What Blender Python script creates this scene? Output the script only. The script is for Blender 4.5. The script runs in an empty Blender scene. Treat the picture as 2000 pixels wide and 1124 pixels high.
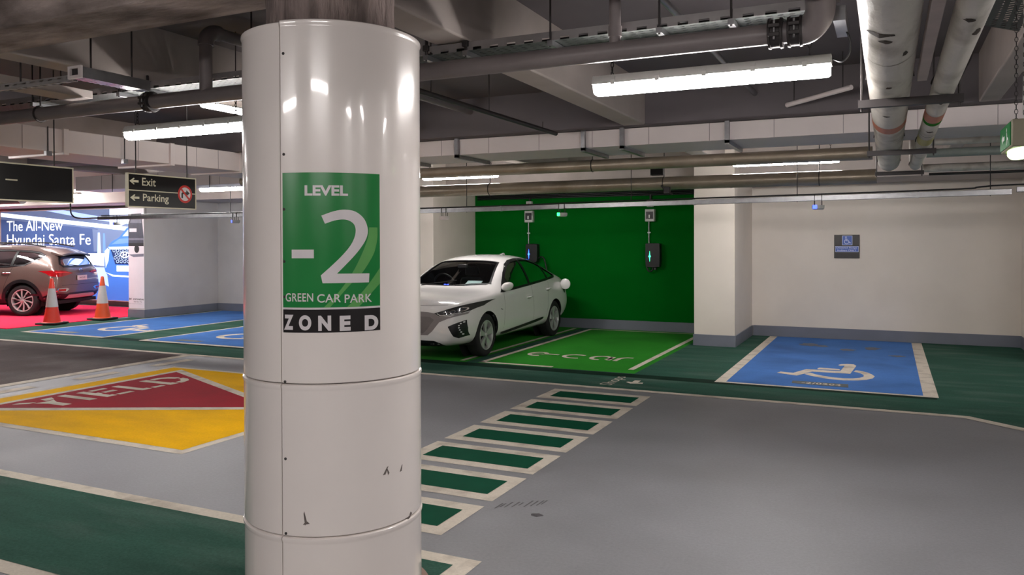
import bpy, bmesh, math, random
from mathutils import Vector, Matrix
from mathutils.bvhtree import BVHTree

random.seed(7)
SC = bpy.context.scene
COL = SC.collection
PI = math.pi

# ------------------------------------------------------------------ camera
cam_d = bpy.data.cameras.new('camera')
cam = bpy.data.objects.new('camera', cam_d)
COL.objects.link(cam)
SC.camera = cam
yaw, pit, rol = math.radians(25.3445), math.radians(-0.5414), math.radians(-0.1759)
fw = Vector((-math.sin(yaw)*math.cos(pit), math.cos(yaw)*math.cos(pit), math.sin(pit)))
rt = Vector((math.cos(yaw), math.sin(yaw), 0))
up = rt.cross(fw)
rt2 = rt*math.cos(rol) + up*math.sin(rol)
up2 = rt2.cross(fw)
m = Matrix((rt2, up2, -fw)).transposed().to_4x4()
m.translation = Vector((0, 0, 1.62))
cam.matrix_world = m
cam_d.sensor_fit = 'HORIZONTAL'
cam_d.sensor_width = 36.0
cam_d.lens = 1551.11/2000*36
cam_d.shift_y = -(562-485.33)/2000
cam_d.clip_start = 0.05

# ------------------------------------------------------------------ world, exposure
w = bpy.data.worlds.new('world')
SC.world = w
w.use_nodes = True
w.node_tree.nodes['Background'].inputs[0].default_value = (0.02, 0.02, 0.022, 1)
w.node_tree.nodes['Background'].inputs[1].default_value = 1.0
SC.view_settings.view_transform = 'Standard'
SC.view_settings.look = 'None'
SC.view_settings.gamma = 1.0
SC.view_settings.exposure = 0.0
LAMP = 92.0          # emission of the lamp diffusers
BILL = 1.4          # emission of the backlit billboard

# ------------------------------------------------------------------ materials
def lin(c):
    return tuple((v/255/12.92 if v/255 <= .04045 else ((v/255+.055)/1.055)**2.4) for v in c)

MATS = {}
def pmat(name, rgb, rough=.5, var=.12, scale=6., bump=0., metal=0., coat=0., spec=.5, rvar=.08, detail=4., dirt=None, dirt_amt=0., dirt_scale=1.5, stretch=None, grain=0.):
    """procedural surface: base colour with noise variation, optional dirt, optional bump"""
    if name in MATS: return MATS[name]
    mt = bpy.data.materials.new(name); mt.use_nodes = True
    nt = mt.node_tree; N = nt.nodes; L = nt.links
    b = N['Principled BSDF']
    tc = N.new('ShaderNodeTexCoord')
    src = tc.outputs['Object']
    if stretch:
        mp = N.new('ShaderNodeMapping'); mp.inputs['Scale'].default_value = stretch
        L.new(src, mp.inputs[0]); src = mp.outputs[0]
    n1 = N.new('ShaderNodeTexNoise'); n1.inputs['Scale'].default_value = scale; n1.inputs['Detail'].default_value = detail
    n1.inputs['Roughness'].default_value = .6
    L.new(src, n1.inputs['Vector'])
    rp = N.new('ShaderNodeValToRGB')
    base = lin(rgb)
    rp.color_ramp.elements[0].position = .3; rp.color_ramp.elements[1].position = .7
    rp.color_ramp.elements[0].color = tuple(c*(1-var) for c in base)+(1,)
    rp.color_ramp.elements[1].color = tuple(min(1, c*(1+var)) for c in base)+(1,)
    L.new(n1.outputs['Fac'], rp.inputs[0])
    colour = rp.outputs[0]
    if dirt:
        n2 = N.new('ShaderNodeTexNoise'); n2.inputs['Scale'].default_value = dirt_scale; n2.inputs['Detail'].default_value = 6
        L.new(src, n2.inputs['Vector'])
        r2 = N.new('ShaderNodeValToRGB'); r2.color_ramp.elements[0].position = .48; r2.color_ramp.elements[1].position = .72
        r2.color_ramp.elements[0].color = (0, 0, 0, 1); r2.color_ramp.elements[1].color = (dirt_amt,)*3+(1,)
        L.new(n2.outputs['Fac'], r2.inputs[0])
        mx = N.new('ShaderNodeMixRGB'); mx.inputs[2].default_value = lin(dirt)+(1,)
        L.new(r2.outputs[0], mx.inputs[0]); L.new(colour, mx.inputs[1]); colour = mx.outputs[0]
    if grain:
        n4 = N.new('ShaderNodeTexNoise'); n4.inputs['Scale'].default_value = 55; n4.inputs['Detail'].default_value = 4; n4.inputs['Roughness'].default_value = .8
        L.new(tc.outputs['Object'], n4.inputs['Vector'])
        m4 = N.new('ShaderNodeMapRange'); m4.inputs[1].default_value = .3; m4.inputs[2].default_value = .7; m4.inputs[3].default_value = 1-grain; m4.inputs[4].default_value = 1+grain
        L.new(n4.outputs['Fac'], m4.inputs[0])
        m5 = N.new('ShaderNodeMixRGB'); m5.blend_type = 'MULTIPLY'; m5.inputs[0].default_value = 1
        L.new(colour, m5.inputs[1]); L.new(m4.outputs[0], m5.inputs[2]); colour = m5.outputs[0]
    L.new(colour, b.inputs['Base Color'])
    mr = N.new('ShaderNodeMapRange'); mr.inputs[3].default_value = max(.02, rough-rvar); mr.inputs[4].default_value = min(1, rough+rvar)
    L.new(n1.outputs['Fac'], mr.inputs[0]); L.new(mr.outputs[0], b.inputs['Roughness'])
    b.inputs['Metallic'].default_value = metal
    b.inputs['Specular IOR Level'].default_value = spec if spec > .05 else .5
    if spec <= .05: b.inputs['IOR'].default_value = 1.04
    if coat:
        b.inputs['Coat Weight'].default_value = coat; b.inputs['Coat Roughness'].default_value = .04
    if bump:
        n3 = N.new('ShaderNodeTexNoise'); n3.inputs['Scale'].default_value = scale*6; n3.inputs['Detail'].default_value = 5
        L.new(src, n3.inputs['Vector'])
        bp_ = N.new('ShaderNodeBump'); bp_.inputs['Strength'].default_value = bump; bp_.inputs['Distance'].default_value = .02
        L.new(n3.outputs['Fac'], bp_.inputs['Height']); L.new(bp_.outputs[0], b.inputs['Normal'])
    MATS[name] = mt
    return mt

def emat(name, rgb, strength, base=None):
    if name in MATS: return MATS[name]
    mt = bpy.data.materials.new(name); mt.use_nodes = True
    b = mt.node_tree.nodes['Principled BSDF']
    b.inputs['Base Color'].default_value = lin(base or rgb)+(1,)
    b.inputs['Emission Color'].default_value = lin(rgb)+(1,)
    b.inputs['Emission Strength'].default_value = strength
    b.inputs['Roughness'].default_value = .4
    MATS[name] = mt
    return mt

def gmat(name, tint=(150, 165, 160), mixf=.35, rough=.03):
    """tinted window glass: clear part tinted, mirror part by fresnel"""
    if name in MATS: return MATS[name]
    mt = bpy.data.materials.new(name); mt.use_nodes = True
    nt = mt.node_tree; N = nt.nodes; L = nt.links
    for n in list(N):
        if n.type == 'BSDF_PRINCIPLED': N.remove(n)
    out = [n for n in N if n.type == 'OUTPUT_MATERIAL'][0]
    tr = N.new('ShaderNodeBsdfTransparent'); tr.inputs[0].default_value = lin(tint)+(1,)
    gl = N.new('ShaderNodeBsdfGlossy'); gl.inputs['Roughness'].default_value = rough
    fr = N.new('ShaderNodeFresnel'); fr.inputs[0].default_value = 1.5
    mx = N.new('ShaderNodeMixShader')
    L.new(fr.outputs[0], mx.inputs[0]); L.new(tr.outputs[0], mx.inputs[1]); L.new(gl.outputs[0], mx.inputs[2])
    L.new(mx.outputs[0], out.inputs[0])
    MATS[name] = mt
    return mt

def perf_mat(name, rgb, px=.05, py=.03, ax=(0, 1), rough=.35):
    """perforated sheet metal: rows of slots cut through"""
    if name in MATS: return MATS[name]
    mt = pmat(name, rgb, rough=rough, metal=.5, var=.1, scale=9)
    nt = mt.node_tree; N = nt.nodes; L = nt.links
    b = N['Principled BSDF']; tc = N.new('ShaderNodeTexCoord'); sp = N.new('ShaderNodeSeparateXYZ')
    L.new(tc.outputs['Object'], sp.inputs[0])
    def band(sock, period, duty):
        a = N.new('ShaderNodeMath'); a.operation = 'DIVIDE'; a.inputs[1].default_value = period
        f = N.new('ShaderNodeMath'); f.operation = 'FRACT'
        l = N.new('ShaderNodeMath'); l.operation = 'LESS_THAN'; l.inputs[1].default_value = duty
        L.new(sock, a.inputs[0]); L.new(a.outputs[0], f.inputs[0]); L.new(f.outputs[0], l.inputs[0])
        return l.outputs[0]
    h = N.new('ShaderNodeMath'); h.operation = 'MULTIPLY'
    L.new(band(sp.outputs[ax[0]], px, .5), h.inputs[0]); L.new(band(sp.outputs[ax[1]], py, .35), h.inputs[1])
    inv = N.new('ShaderNodeMath'); inv.operation = 'SUBTRACT'; inv.inputs[0].default_value = 1
    L.new(h.outputs[0], inv.inputs[1]); L.new(inv.outputs[0], b.inputs['Alpha'])
    return mt

M_floor = pmat('lane_grey_coating', (128, 128, 132), rough=.52, grain=.12, var=.10, scale=1.3, bump=.06, detail=9, dirt=(100, 97, 99), dirt_amt=.4, dirt_scale=.7, rvar=.12)
M_tarmac = pmat('old_brown_coating', (84, 74, 73), grain=.2, spec=.03, rough=.6, var=.14, scale=1.6, bump=.1, detail=9, dirt=(150, 145, 142), dirt_amt=.3, dirt_scale=.9)
M_line = pmat('white_line_paint', (206, 197, 183), grain=.1, spec=.03, rough=.55, var=.06, scale=5, dirt=(120, 108, 98), dirt_amt=.55, dirt_scale=5, detail=8)
M_dgreen = pmat('dark_green_coating', (52, 85, 73), grain=.2, spec=.03, rough=.55, var=.14, scale=2, bump=.06, detail=8, dirt=(92, 108, 100), dirt_amt=.5, dirt_scale=1.3, stretch=(.7, 2.6, 1))
M_stripe = pmat('crossing_green_paint', (24, 76, 56), spec=.03, rough=.5, var=.12, scale=5, detail=8)
M_bgreen = pmat('bright_green_paint', (50, 132, 44), grain=.1, spec=.03, rough=.5, var=.1, scale=1.2, detail=7, dirt=(30, 80, 32), dirt_amt=.35, dirt_scale=.9)
M_blue = pmat('bay_blue_paint', (76, 118, 182), grain=.1, spec=.03, rough=.5, var=.1, scale=1.5, detail=8, dirt=(50, 66, 96), dirt_amt=.45, dirt_scale=1.1)
M_yellow = pmat('yellow_paint', (226, 172, 8), grain=.1, spec=.03, rough=.55, var=.08, scale=2, detail=8, dirt=(190, 145, 30), dirt_amt=.4, dirt_scale=1.1, stretch=(1, 2, 1))
M_red = pmat('maroon_paint', (150, 38, 50), grain=.12, spec=.03, rough=.55, var=.1, scale=2, detail=8, dirt=(120, 36, 46), dirt_amt=.4)
M_stain = pmat('tyre_dirt', (38, 40, 38), rough=.6, var=.25, scale=8)
M_plate = pmat('bay_number_ground', (74, 82, 84), rough=.6, var=.25, scale=9)
M_wall = pmat('cream_wall_paint', (226, 217, 206), rough=.6, var=.03, scale=1.2, dirt=(200, 190, 178), dirt_amt=.35, dirt_scale=.8)
M_wallgrey = pmat('grey_wall_paint', (190, 186, 182), rough=.6, var=.04, scale=1.2, dirt=(165, 160, 156), dirt_amt=.35)
M_skirt = pmat('grey_skirting_paint', (112, 116, 128), rough=.5, var=.08, scale=3, dirt=(80, 82, 90), dirt_amt=.4)
M_gwall = pmat('green_wall_paint', (6, 96, 26), spec=.03, rough=.5, var=.06, scale=1.4)
M_conc = pmat('ceiling_concrete_paint', (100, 94, 97), rough=.75, var=.1, scale=1.5, bump=.08, dirt=(104, 98, 96), dirt_amt=.4, dirt_scale=.8)
M_beam = pmat('beam_paint', (178, 168, 162), rough=.7, var=.08, scale=2, bump=.05, dirt=(140, 130, 118), dirt_amt=.4)
M_rough = pmat('bare_concrete', (172, 158, 152), rough=.85, var=.42, scale=4, bump=1., dirt=(74, 62, 54), dirt_amt=.9, dirt_scale=2.2, detail=10, spec=.2, stretch=(.6, 2.0, 1.6))
M_core = pmat('streaked_column_concrete', (138, 124, 120), rough=.9, var=.4, scale=7, bump=1., dirt=(30, 24, 22), dirt_amt=.95, dirt_scale=5, detail=10, spec=.2, stretch=(1.6, 1.6, .35))
M_clad = pmat('white_column_cladding', (234, 226, 221), rough=.22, var=.025, scale=1.5, coat=.5, rvar=.05)
M_dark = pmat('dark_gap', (16, 15, 15), rough=.8, var=.1)
M_black = pmat('black_plastic', (20, 20, 22), rough=.4, var=.1)
M_iron = pmat('dark_painted_steel', (58, 54, 54), rough=.5, var=.15, metal=.4)
M_galv = pmat('galvanised_steel', (156, 156, 158), rough=.32, var=.14, scale=12, metal=.9)
M_perf = perf_mat('perforated_tray_steel', (84, 88, 86), .055, .04, rough=.55)
M_duct = pmat('painted_duct_sheet', (226, 216, 214), rough=.5, var=.04, scale=2)
M_pipe = pmat('grey_pipe_paint', (122, 114, 114), rough=.4, var=.1, scale=4)
M_lag = pmat('pipe_insulation', (214, 209, 200), rough=.45, var=.12, scale=4, bump=.25, dirt=(104, 92, 76), dirt_amt=.75, dirt_scale=5, detail=8, stretch=(1, .45, 1))
M_lagy = pmat('aged_pipe_insulation', (158, 147, 130), rough=.34, metal=.35, var=.12, scale=4, bump=.08, dirt=(120, 108, 86), dirt_amt=.5, dirt_scale=2.5)
M_orange = pmat('orange_tape', (188, 112, 84), rough=.5)
M_ytape = pmat('yellow_tape', (176, 170, 100), rough=.5)
M_white = pmat('white_plastic', (226, 226, 224), rough=.35, var=.03)
M_vwhite = pmat('sign_white_vinyl', (214, 208, 210), rough=.35, var=.02)
M_sgreen = pmat('sign_green_vinyl', (0, 122, 52), rough=.3, var=.04, scale=3)
M_swoosh = pmat('sign_pale_green_vinyl', (92, 160, 84), rough=.3, var=.12, scale=5)
M_sblack = pmat('sign_black_vinyl', (22, 18, 20), rough=.3, var=.06)
M_signdark = pmat('hanging_sign_face', (18, 17, 18), rough=.35, var=.1)
M_signtxt = pmat('hanging_sign_lettering', (214, 210, 186), rough=.4, var=.03)
M_sred = pmat('sign_red', (196, 52, 44), rough=.4, var=.05)
M_sblue = pmat('sign_blue', (62, 96, 180), rough=.4, var=.05)
M_palebl = pmat('sign_pale_blue', (196, 206, 236), rough=.4, var=.03)
M_tube = emat('lamp_diffuser', (255, 249, 246), LAMP)
M_house = pmat('lamp_housing', (196, 196, 192), rough=.45, var=.05)
M_carpet = pmat('red_carpet', (246, 62, 92), spec=.05, rough=.9, var=.08, scale=20, bump=.2)
M_carwhite = pmat('white_car_paint', (226, 224, 222), rough=.22, var=.01, coat=.8, rvar=.02)
M_carbrown = pmat('bronze_car_paint', (112, 94, 88), rough=.3, var=.05, scale=60, metal=.45, coat=.8, rvar=.03)
M_tyre = pmat('tyre_rubber', (24, 24, 25), rough=.8, var=.15)
M_alloy = pmat('alloy', (196, 196, 195), rough=.35, var=.04, metal=.5)
M_alloyd = pmat('dark_alloy', (40, 40, 42), rough=.35, var=.05, metal=.4)
M_chrome = pmat('chrome', (220, 220, 222), rough=.1, var=.02, metal=1.)
M_glass = gmat('car_glass', (168, 182, 175))
M_screen = gmat('windscreen_glass', (222, 230, 226))
M_glassd = gmat('privacy_glass', (62, 66, 66))
M_lens = gmat('lamp_lens', (200, 205, 210))
M_inner = pmat('car_interior', (34, 33, 35), rough=.7, var=.2, scale=5)
M_trimgrey = pmat('grey_grille_panel', (132, 126, 126), rough=.35, var=.04, coat=.3)
M_redlens = pmat('red_tail_lens', (150, 14, 22), rough=.12, var=.1, coat=.6)
M_conebase = pmat('cone_base_rubber', (34, 28, 28), rough=.7)
M_cone = pmat('cone_red_plastic', (226, 62, 44), rough=.4, var=.05)
M_cone2 = pmat('cone_orange_plastic', (222, 84, 38), rough=.4, var=.05)
M_sleeve = pmat('reflective_sleeve', (200, 196, 192), rough=.35, var=.05)
M_paper = pmat('paper', (205, 225, 230), rough=.6, var=.05)

# ------------------------------------------------------------------ mesh helpers
class MB:
    def __init__(s): s.bm = bmesh.new()
    def v(s, p): return s.bm.verts.new(p)
    def face(s, pts):
        try: return s.bm.faces.new([s.bm.verts.new(p) for p in pts])
        except ValueError: return None
    def box(s, x0, x1, y0, y1, z0, z1):
        v = [s.v(p) for p in ((x0,y0,z0),(x1,y0,z0),(x1,y1,z0),(x0,y1,z0),(x0,y0,z1),(x1,y0,z1),(x1,y1,z1),(x0,y1,z1))]
        for f in ((3,2,1,0),(4,5,6,7),(0,1,5,4),(1,2,6,5),(2,3,7,6),(3,0,4,7)): s.bm.faces.new([v[i] for i in f])
        return s
    def rings(s, rings, closed=True, cap=True):
        R = [[s.v(p) for p in r] for r in rings]
        n = len(R[0])
        for a, b in zip(R, R[1:]):
            for i in range(n if closed else n-1):
                j = (i+1) % n
                s.bm.faces.new((a[i], a[j], b[j], b[i]))
        if cap and closed:
            s.bm.faces.new(list(reversed(R[0]))); s.bm.faces.new(R[-1])
        return s
    def tube(s, pts, r, seg=12, cap=True, closed=False):
        pts = [Vector(p) for p in pts]
        rr = r if isinstance(r, (list, tuple)) else [r]*len(pts)
        n = len(pts); T = []
        for i in range(n):
            if closed: t = pts[(i+1) % n]-pts[i-1]
            else: t = pts[min(i+1, n-1)]-pts[max(i-1, 0)]
            T.append(t.normalized())
        a = Vector((0, 0, 1)) if abs(T[0].z) < .9 else Vector((1, 0, 0))
        u = T[0].cross(a).normalized(); rings = []
        for i in range(n):
            u = (u - T[i]*u.dot(T[i])).normalized(); w_ = T[i].cross(u)
            rings.append([pts[i]+(u*math.cos(2*PI*k/seg)+w_*math.sin(2*PI*k/seg))*rr[i] for k in range(seg)])
        if closed: rings.append(rings[0])
        s.rings(rings, True, cap and not closed)
        if closed: bmesh.ops.remove_doubles(s.bm, verts=s.bm.verts, dist=1e-6)
        return s
    def lathe(s, prof, seg=24, o=(0, 0, 0), axis='Z', cap=False):
        o = Vector(o); rings = []
        for r, h in prof:
            ring = []
            for k in range(seg):
                c, d = r*math.cos(2*PI*k/seg), r*math.sin(2*PI*k/seg)
                ring.append(o+Vector({'Z': (c, d, h), 'Y': (d, h, c), 'X': (h, c, d)}[axis]))
            rings.append(ring)
        return s.rings(rings, True, cap)
    def prism(s, poly, h0, h1, f=None):
        """2-D outline extruded; f maps (a, b, h) to space (default x, y, z)"""
        f = f or (lambda a, b, h: (a, b, h))
        return s.rings([[f(a, b, h0) for a, b in poly], [f(a, b, h1) for a, b in poly]])
    def build(s, name, mat, parent=None, loc=None, smooth=None, bevel=0, bseg=2, xf=None):
        if xf: bmesh.ops.transform(s.bm, matrix=xf, verts=s.bm.verts)
        bmesh.ops.recalc_face_normals(s.bm, faces=s.bm.faces)
        off = Vector(parent['_o']) if parent is not None and '_o' in parent else Vector(loc or (0, 0, 0))
        if off.length: bmesh.ops.translate(s.bm, vec=-off, verts=s.bm.verts)
        me = bpy.data.meshes.new(name); s.bm.to_mesh(me); s.bm.free()
        for x in (mat if isinstance(mat, (list, tuple)) else [mat]): me.materials.append(x)
        return link(name, me, parent, off, smooth, bevel, bseg)

def link(name, me, parent=None, off=Vector((0, 0, 0)), smooth=None, bevel=0, bseg=2):
    o = bpy.data.objects.new(name, me); COL.objects.link(o)
    if parent is not None: o.parent = parent
    else: o.location = off
    o['_o'] = tuple(off)
    if smooth:
        me.shade_smooth(); me.set_sharp_from_angle(angle=math.radians(smooth))
    if bevel:
        md = o.modifiers.new('bevel', 'BEVEL'); md.width = bevel; md.segments = bseg; md.limit_method = 'ANGLE'; md.angle_limit = math.radians(40)
        me.shade_smooth(); me.set_sharp_from_angle(angle=math.radians(30))
    return o

def tag(o, label, cat, group=None, kind=None):
    o['label'] = label; o['category'] = cat
    if group: o['group'] = group
    if kind: o['kind'] = kind
    return o
def thing(name, label, cat, loc=(0, 0, 0), group=None, kind=None):
    o = bpy.data.objects.new(name, None); COL.objects.link(o)
    o.location = loc; o['_o'] = tuple(loc); o.empty_display_size = .1
    return tag(o, label, cat, group, kind)
def struct(o, label=None):
    o['kind'] = 'structure'
    if label: o['label'] = label
    return o
def copy_tree(o, parent=None):
    c = o.copy(); COL.objects.link(c)
    if parent is not None: c.parent = parent
    for ch in list(o.children): copy_tree(ch, c)
    return c

def tri2d(poly, holes=()):
    """filled 2-D outline (list of loops) as bmesh in the XY plane"""
    bm = bmesh.new(); ed = []
    for lp in (poly,)+tuple(holes):
        vs = [bm.verts.new((a, b, 0)) for a, b in lp]
        ed += [bm.edges.new((vs[i], vs[(i+1) % len(vs)])) for i in range(len(vs))]
    bmesh.ops.triangle_fill(bm, use_beauty=True, edges=ed)
    return bm
def slice_bm(bm, sx=None, sy=None):
    xs = [v.co.x for v in bm.verts]; ys = [v.co.y for v in bm.verts]
    for step, lo, hi, nrm in ((sx, min(xs), max(xs), (1, 0, 0)), (sy, min(ys), max(ys), (0, 1, 0))):
        if not step: continue
        k = math.floor(lo/step)+1
        while k*step < hi-1e-6:
            bmesh.ops.bisect_plane(bm, geom=bm.verts[:]+bm.edges[:]+bm.faces[:], plane_co=(k*step, k*step, 0), plane_no=nrm)
            k += 1
    return bm
def text_bm(body, bold=.0, spacing=1.0, shear=0):
    """lettering as a filled flat mesh, scaled to a 1 x 1 box"""
    c = bpy.data.curves.new('lettering', 'FONT'); c.body = body; c.offset = bold; c.space_character = spacing; c.shear = shear
    c.resolution_u = 6
    o = bpy.data.objects.new('lettering', c); COL.objects.link(o)
    bpy.context.view_layer.update()
    me = bpy.data.meshes.new_from_object(o.evaluated_get(bpy.context.evaluated_depsgraph_get()))
    bm = bmesh.new(); bm.from_mesh(me)
    bpy.data.objects.remove(o); bpy.data.curves.remove(c); bpy.data.meshes.remove(me)
    bmesh.ops.remove_doubles(bm, verts=bm.verts, dist=1e-5)
    xs = [v.co.x for v in bm.verts]; ys = [v.co.y for v in bm.verts]
    x0, x1, y0, y1 = min(xs), max(xs), min(ys), max(ys)
    for v in bm.verts: v.co = Vector(((v.co.x-x0)/(x1-x0), (v.co.y-y0)/(y1-y0), 0))
    return bm
def put(bm, f, name, mat, parent=None, loc=None, smooth=None):
    """map a flat mesh through f(a, b) -> point and link it"""
    for v in bm.verts: v.co = Vector(f(v.co.x, v.co.y))
    b = MB(); b.bm.free(); b.bm = bm
    return b.build(name, mat, parent, loc, smooth)
def boxmap(x0, x1, y0, y1, f):
    return lambda a, b: f(x0+(x1-x0)*a, y0+(y1-y0)*b)
def arc(cx, cy, r, a0, a1, n, rx=None):
    return [(cx+(rx or r)*math.cos(math.radians(a0+(a1-a0)*i/n)), cy+r*math.sin(math.radians(a0+(a1-a0)*i/n))) for i in range(n+1)]
def ribbon(path, wd):
    """outline of a stroke of width wd along a 2-D path"""
    L_, R_ = [], []
    n = len(path)
    for i in range(n):
        a = Vector(path[max(i-1, 0)]); b = Vector(path[min(i+1, n-1)])
        t = (b-a).normalized(); nn = Vector((-t.y, t.x)); p = Vector(path[i])
        L_.append(tuple(p+nn*wd/2)); R_.append(tuple(p-nn*wd/2))
    return L_+R_[::-1]
def smooth_path(pts, n=6, closed=False):
    """Catmull-Rom through the points"""
    P = [Vector(p) for p in pts]; out = []; k = len(P)
    rng = range(k if closed else k-1)
    for i in rng:
        p0 = P[(i-1) % k] if closed or i > 0 else P[0]*2-P[1]
        p1, p2 = P[i], P[(i+1) % k]
        p3 = P[(i+2) % k] if closed or i+2 < k else P[-1]*2-P[-2]
        for j in range(n):
            t = j/n
            out.append(.5*((2*p1)+(p2-p0)*t+(2*p0-5*p1+4*p2-p3)*t*t+(-p0+3*p1-3*p2+p3)*t**3))
    if not closed: out.append(P[-1])
    return out

# ================================================================== the setting
floor = struct(MB().box(-30, 9, -9, 14.3, -.12, 0).build('floor', M_floor))
floor['_o'] = (0, 0, 0)
def paint(name, pts, z, mat, parent=None, label=None, holes=()):
    bm = tri2d(pts, holes)
    o = put(bm, lambda a, b: (a, b, z), name, mat, parent or floor)
    if label: o['label'] = label
    return o
def rect(x0, x1, y0, y1): return [(x0, y0), (x1, y0), (x1, y1), (x0, y1)]
Z1, Z2, Z3, Z4 = .0015, .003, .0045, .006

# green bay strip along the back, with the white edge line in front of it
paint('green_bay_strip', [(-15.0, 8.33), (.66, 8.33), (1.07, 7.98), (8.9, .6), (8.9, 13.95), (-14.3, 13.95), (-15.0, 10.0)], Z1, M_dgreen)
paint('edge_line', [(-15.0, 8.23), (.62, 8.23), (1.02, 7.88), (8.9, .45), (8.9, .58), (1.08, 7.98), (.67, 8.33), (-15.0, 8.33)], Z2, M_line)
paint('dark_band', rect(-12.0, .45, 9.05, 9.29), Z1+.0007, pmat('dark_green_band', (30, 48, 40), spec=.05, rough=.5, var=.3, scale=3))  # darker green band along the front of the bays
# old brown surface on the left with its solid edge line and dashes
paint('brown_lane', [(-28, 2.0), (-9.06, 2.0), (-9.06, 8.23), (-28, 8.23)], Z1, M_tarmac)
paint('edge_line', rect(-9.1, -8.94, 2.0, 8.23), Z2, M_line)
for y0, y1 in ((2.1, 2.7), (3.2, 3.8), (4.2, 4.75), (5.15, 5.72), (6.24, 6.81), (7.33, 7.95)):
    paint('lane_dash', rect(-8.73, -8.57, y0, y1), Z2, M_line)
# foreground walkway
paint('walkway', rect(-9.0, -1.85, 2.43, 3.54), Z1, M_line)
paint('walkway_green', rect(-9.0, -1.96, 2.53, 3.44), Z2, M_dgreen)
# crossing stripes
for k in range(7):
    y1 = 8.03-k*.6245
    y0 = y1-.52
    s_ = paint('crossing_stripe', rect(-3.29, -2.22, y0, y1), Z1, M_line)
    paint('stripe_green', rect(-3.18, -2.31, y0+.11, y1-.11), Z2, M_stripe, s_)
# yield box
yb = paint('yield_box', rect(-8.37, -4.86, 4.37, 7.42), Z1, M_line)
paint('yellow_ground', rect(-8.3, -4.95, 4.46, 7.35), Z2, M_yellow, yb)
tri = paint('triangle_border', [(-8.06, 7.26), (-8.06, 4.60), (-5.21, 5.97)], Z3, M_line, yb)
paint('triangle_red', [(-7.97, 7.10), (-7.97, 4.77), (-5.44, 5.97)], Z4, M_red, yb)
def stencil(loops): 
    for lp in loops: paint('stencil_lettering', lp, Z4+.0015, M_line, yb)
# reading direction +Y, letter tops towards -X ; stencil letters with their gaps
stencil([
    [(-7.85, 5.27), (-7.845, 5.39), (-7.73, 5.34), (-7.73, 5.25)],                                   # Y
    [(-7.86, 4.98), (-7.86, 5.06), (-7.75, 5.16), (-7.74, 5.08)],
    [(-7.72, 5.11), (-7.69, 5.21), (-7.71, 5.32), (-7.58, 5.26), (-7.35, 5.26), (-7.35, 5.165), (-7.57, 5.165)],
    rect(-7.855, -7.35, 5.455, 5.545),                                                               # I
    [(-7.83, 5.65), (-7.83, 5.74), (-7.64, 5.74), (-7.64, 5.77), (-7.56, 5.77), (-7.56, 5.74), (-7.42, 5.74), (-7.42, 5.77), (-7.34, 5.77), (-7.34, 5.65)],
    rect(-7.82, -7.75, 5.78, 5.97), rect(-7.64, -7.56, 5.80, 5.95), rect(-7.41, -7.335, 5.80, 5.98),
    [(-7.81, 6.06), (-7.81, 6.15), (-7.41, 6.15), (-7.41, 6.19), (-7.32, 6.19), (-7.32, 6.06)], rect(-7.395, -7.32, 6.23, 6.37),   # L
    [(-7.82, 6.43), (-7.82, 6.53), (-7.42, 6.53), (-7.42, 6.55), (-7.31, 6.55), (-7.31, 6.43)],      # D
    [(-7.81, 6.57), (-7.81, 6.68), (-7.74, 6.78), (-7.63, 6.82), (-7.59, 6.82), (-7.59, 6.74), (-7.67, 6.71), (-7.72, 6.66), (-7.73, 6.57)],
    [(-7.55, 6.82), (-7.46, 6.81), (-7.36, 6.74), (-7.31, 6.62), (-7.31, 6.58), (-7.40, 6.58), (-7.42, 6.67), (-7.49, 6.73), (-7.55, 6.74)],
])
# disabled bay on the right
bay = paint('blue_bay', rect(-1.79, .47, 9.16, 13.9), Z2, M_line)
paint('bay_blue', rect(-1.67, .33, 9.225, 13.9), Z3, M_blue, bay)
SYM = dict(
    legs=[(-1.22, 10.08), (-1.19, 10.19), (-1.04, 10.155), (-.92, 10.52), (-.53, 10.51), (-.50, 11.0), (-.55, 10.96), (-.58, 11.03), (-.55, 11.12), (-.48, 11.17), (-.40, 11.17), (-.365, 11.05), (-.41, 10.36), (-.84, 10.35), (-.98, 9.97)],
    arm=[(-.80, 10.63), (-.78, 10.71), (-.55, 10.69), (-.53, 10.59), (-.79, 10.56)],
    wheel=[(-.36, 10.67), (-.30, 10.64), (-.22, 10.54), (-.17, 10.41), (-.14, 10.28), (-.16, 10.12), (-.22, 10.0), (-.31, 9.91), (-.46, 9.85), (-.61, 9.87), (-.73, 9.94), (-.84, 10.03), (-.91, 10.13),
           (-.85, 10.25), (-.79, 10.16), (-.70, 10.08), (-.58, 10.01), (-.46, 10.0), (-.37, 10.03), (-.30, 10.1), (-.26, 10.2), (-.26, 10.32), (-.29, 10.42), (-.33, 10.5), (-.38, 10.54)])
for k in ('legs', 'arm', 'wheel'): paint('wheelchair_symbol', SYM[k], Z4, M_line, bay)
paint('number_ground', [(-.98, 9.42), (-.39, 9.39), (-.4, 9.60), (-.99, 9.6)], Z4, M_plate, bay)
put(text_bm('-2/0204', .02, 1.1), boxmap(-.88, -.47, 9.44, 9.55, lambda a, b: (a, b, Z4+.0015)), 'bay_number', M_line, bay)
for cx, cy, a, b in ((-1.1, 13.0, .16, .22), (-.9, 12.9, .10, .12), (-.55, 12.6, .14, .12), (-.2, 12.9, .12, .2), (.12, 12.2, .13, .1)):
    pts = [(cx+a*math.cos(t*PI/8)*random.uniform(.6, 1.1), cy+b*math.sin(t*PI/8)*random.uniform(.6, 1.1)) for t in range(16)]
    paint('oil_stain', pts, Z4, pmat('oil_stain', (52, 66, 92), rough=.4, var=.3, scale=9), bay)
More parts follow.
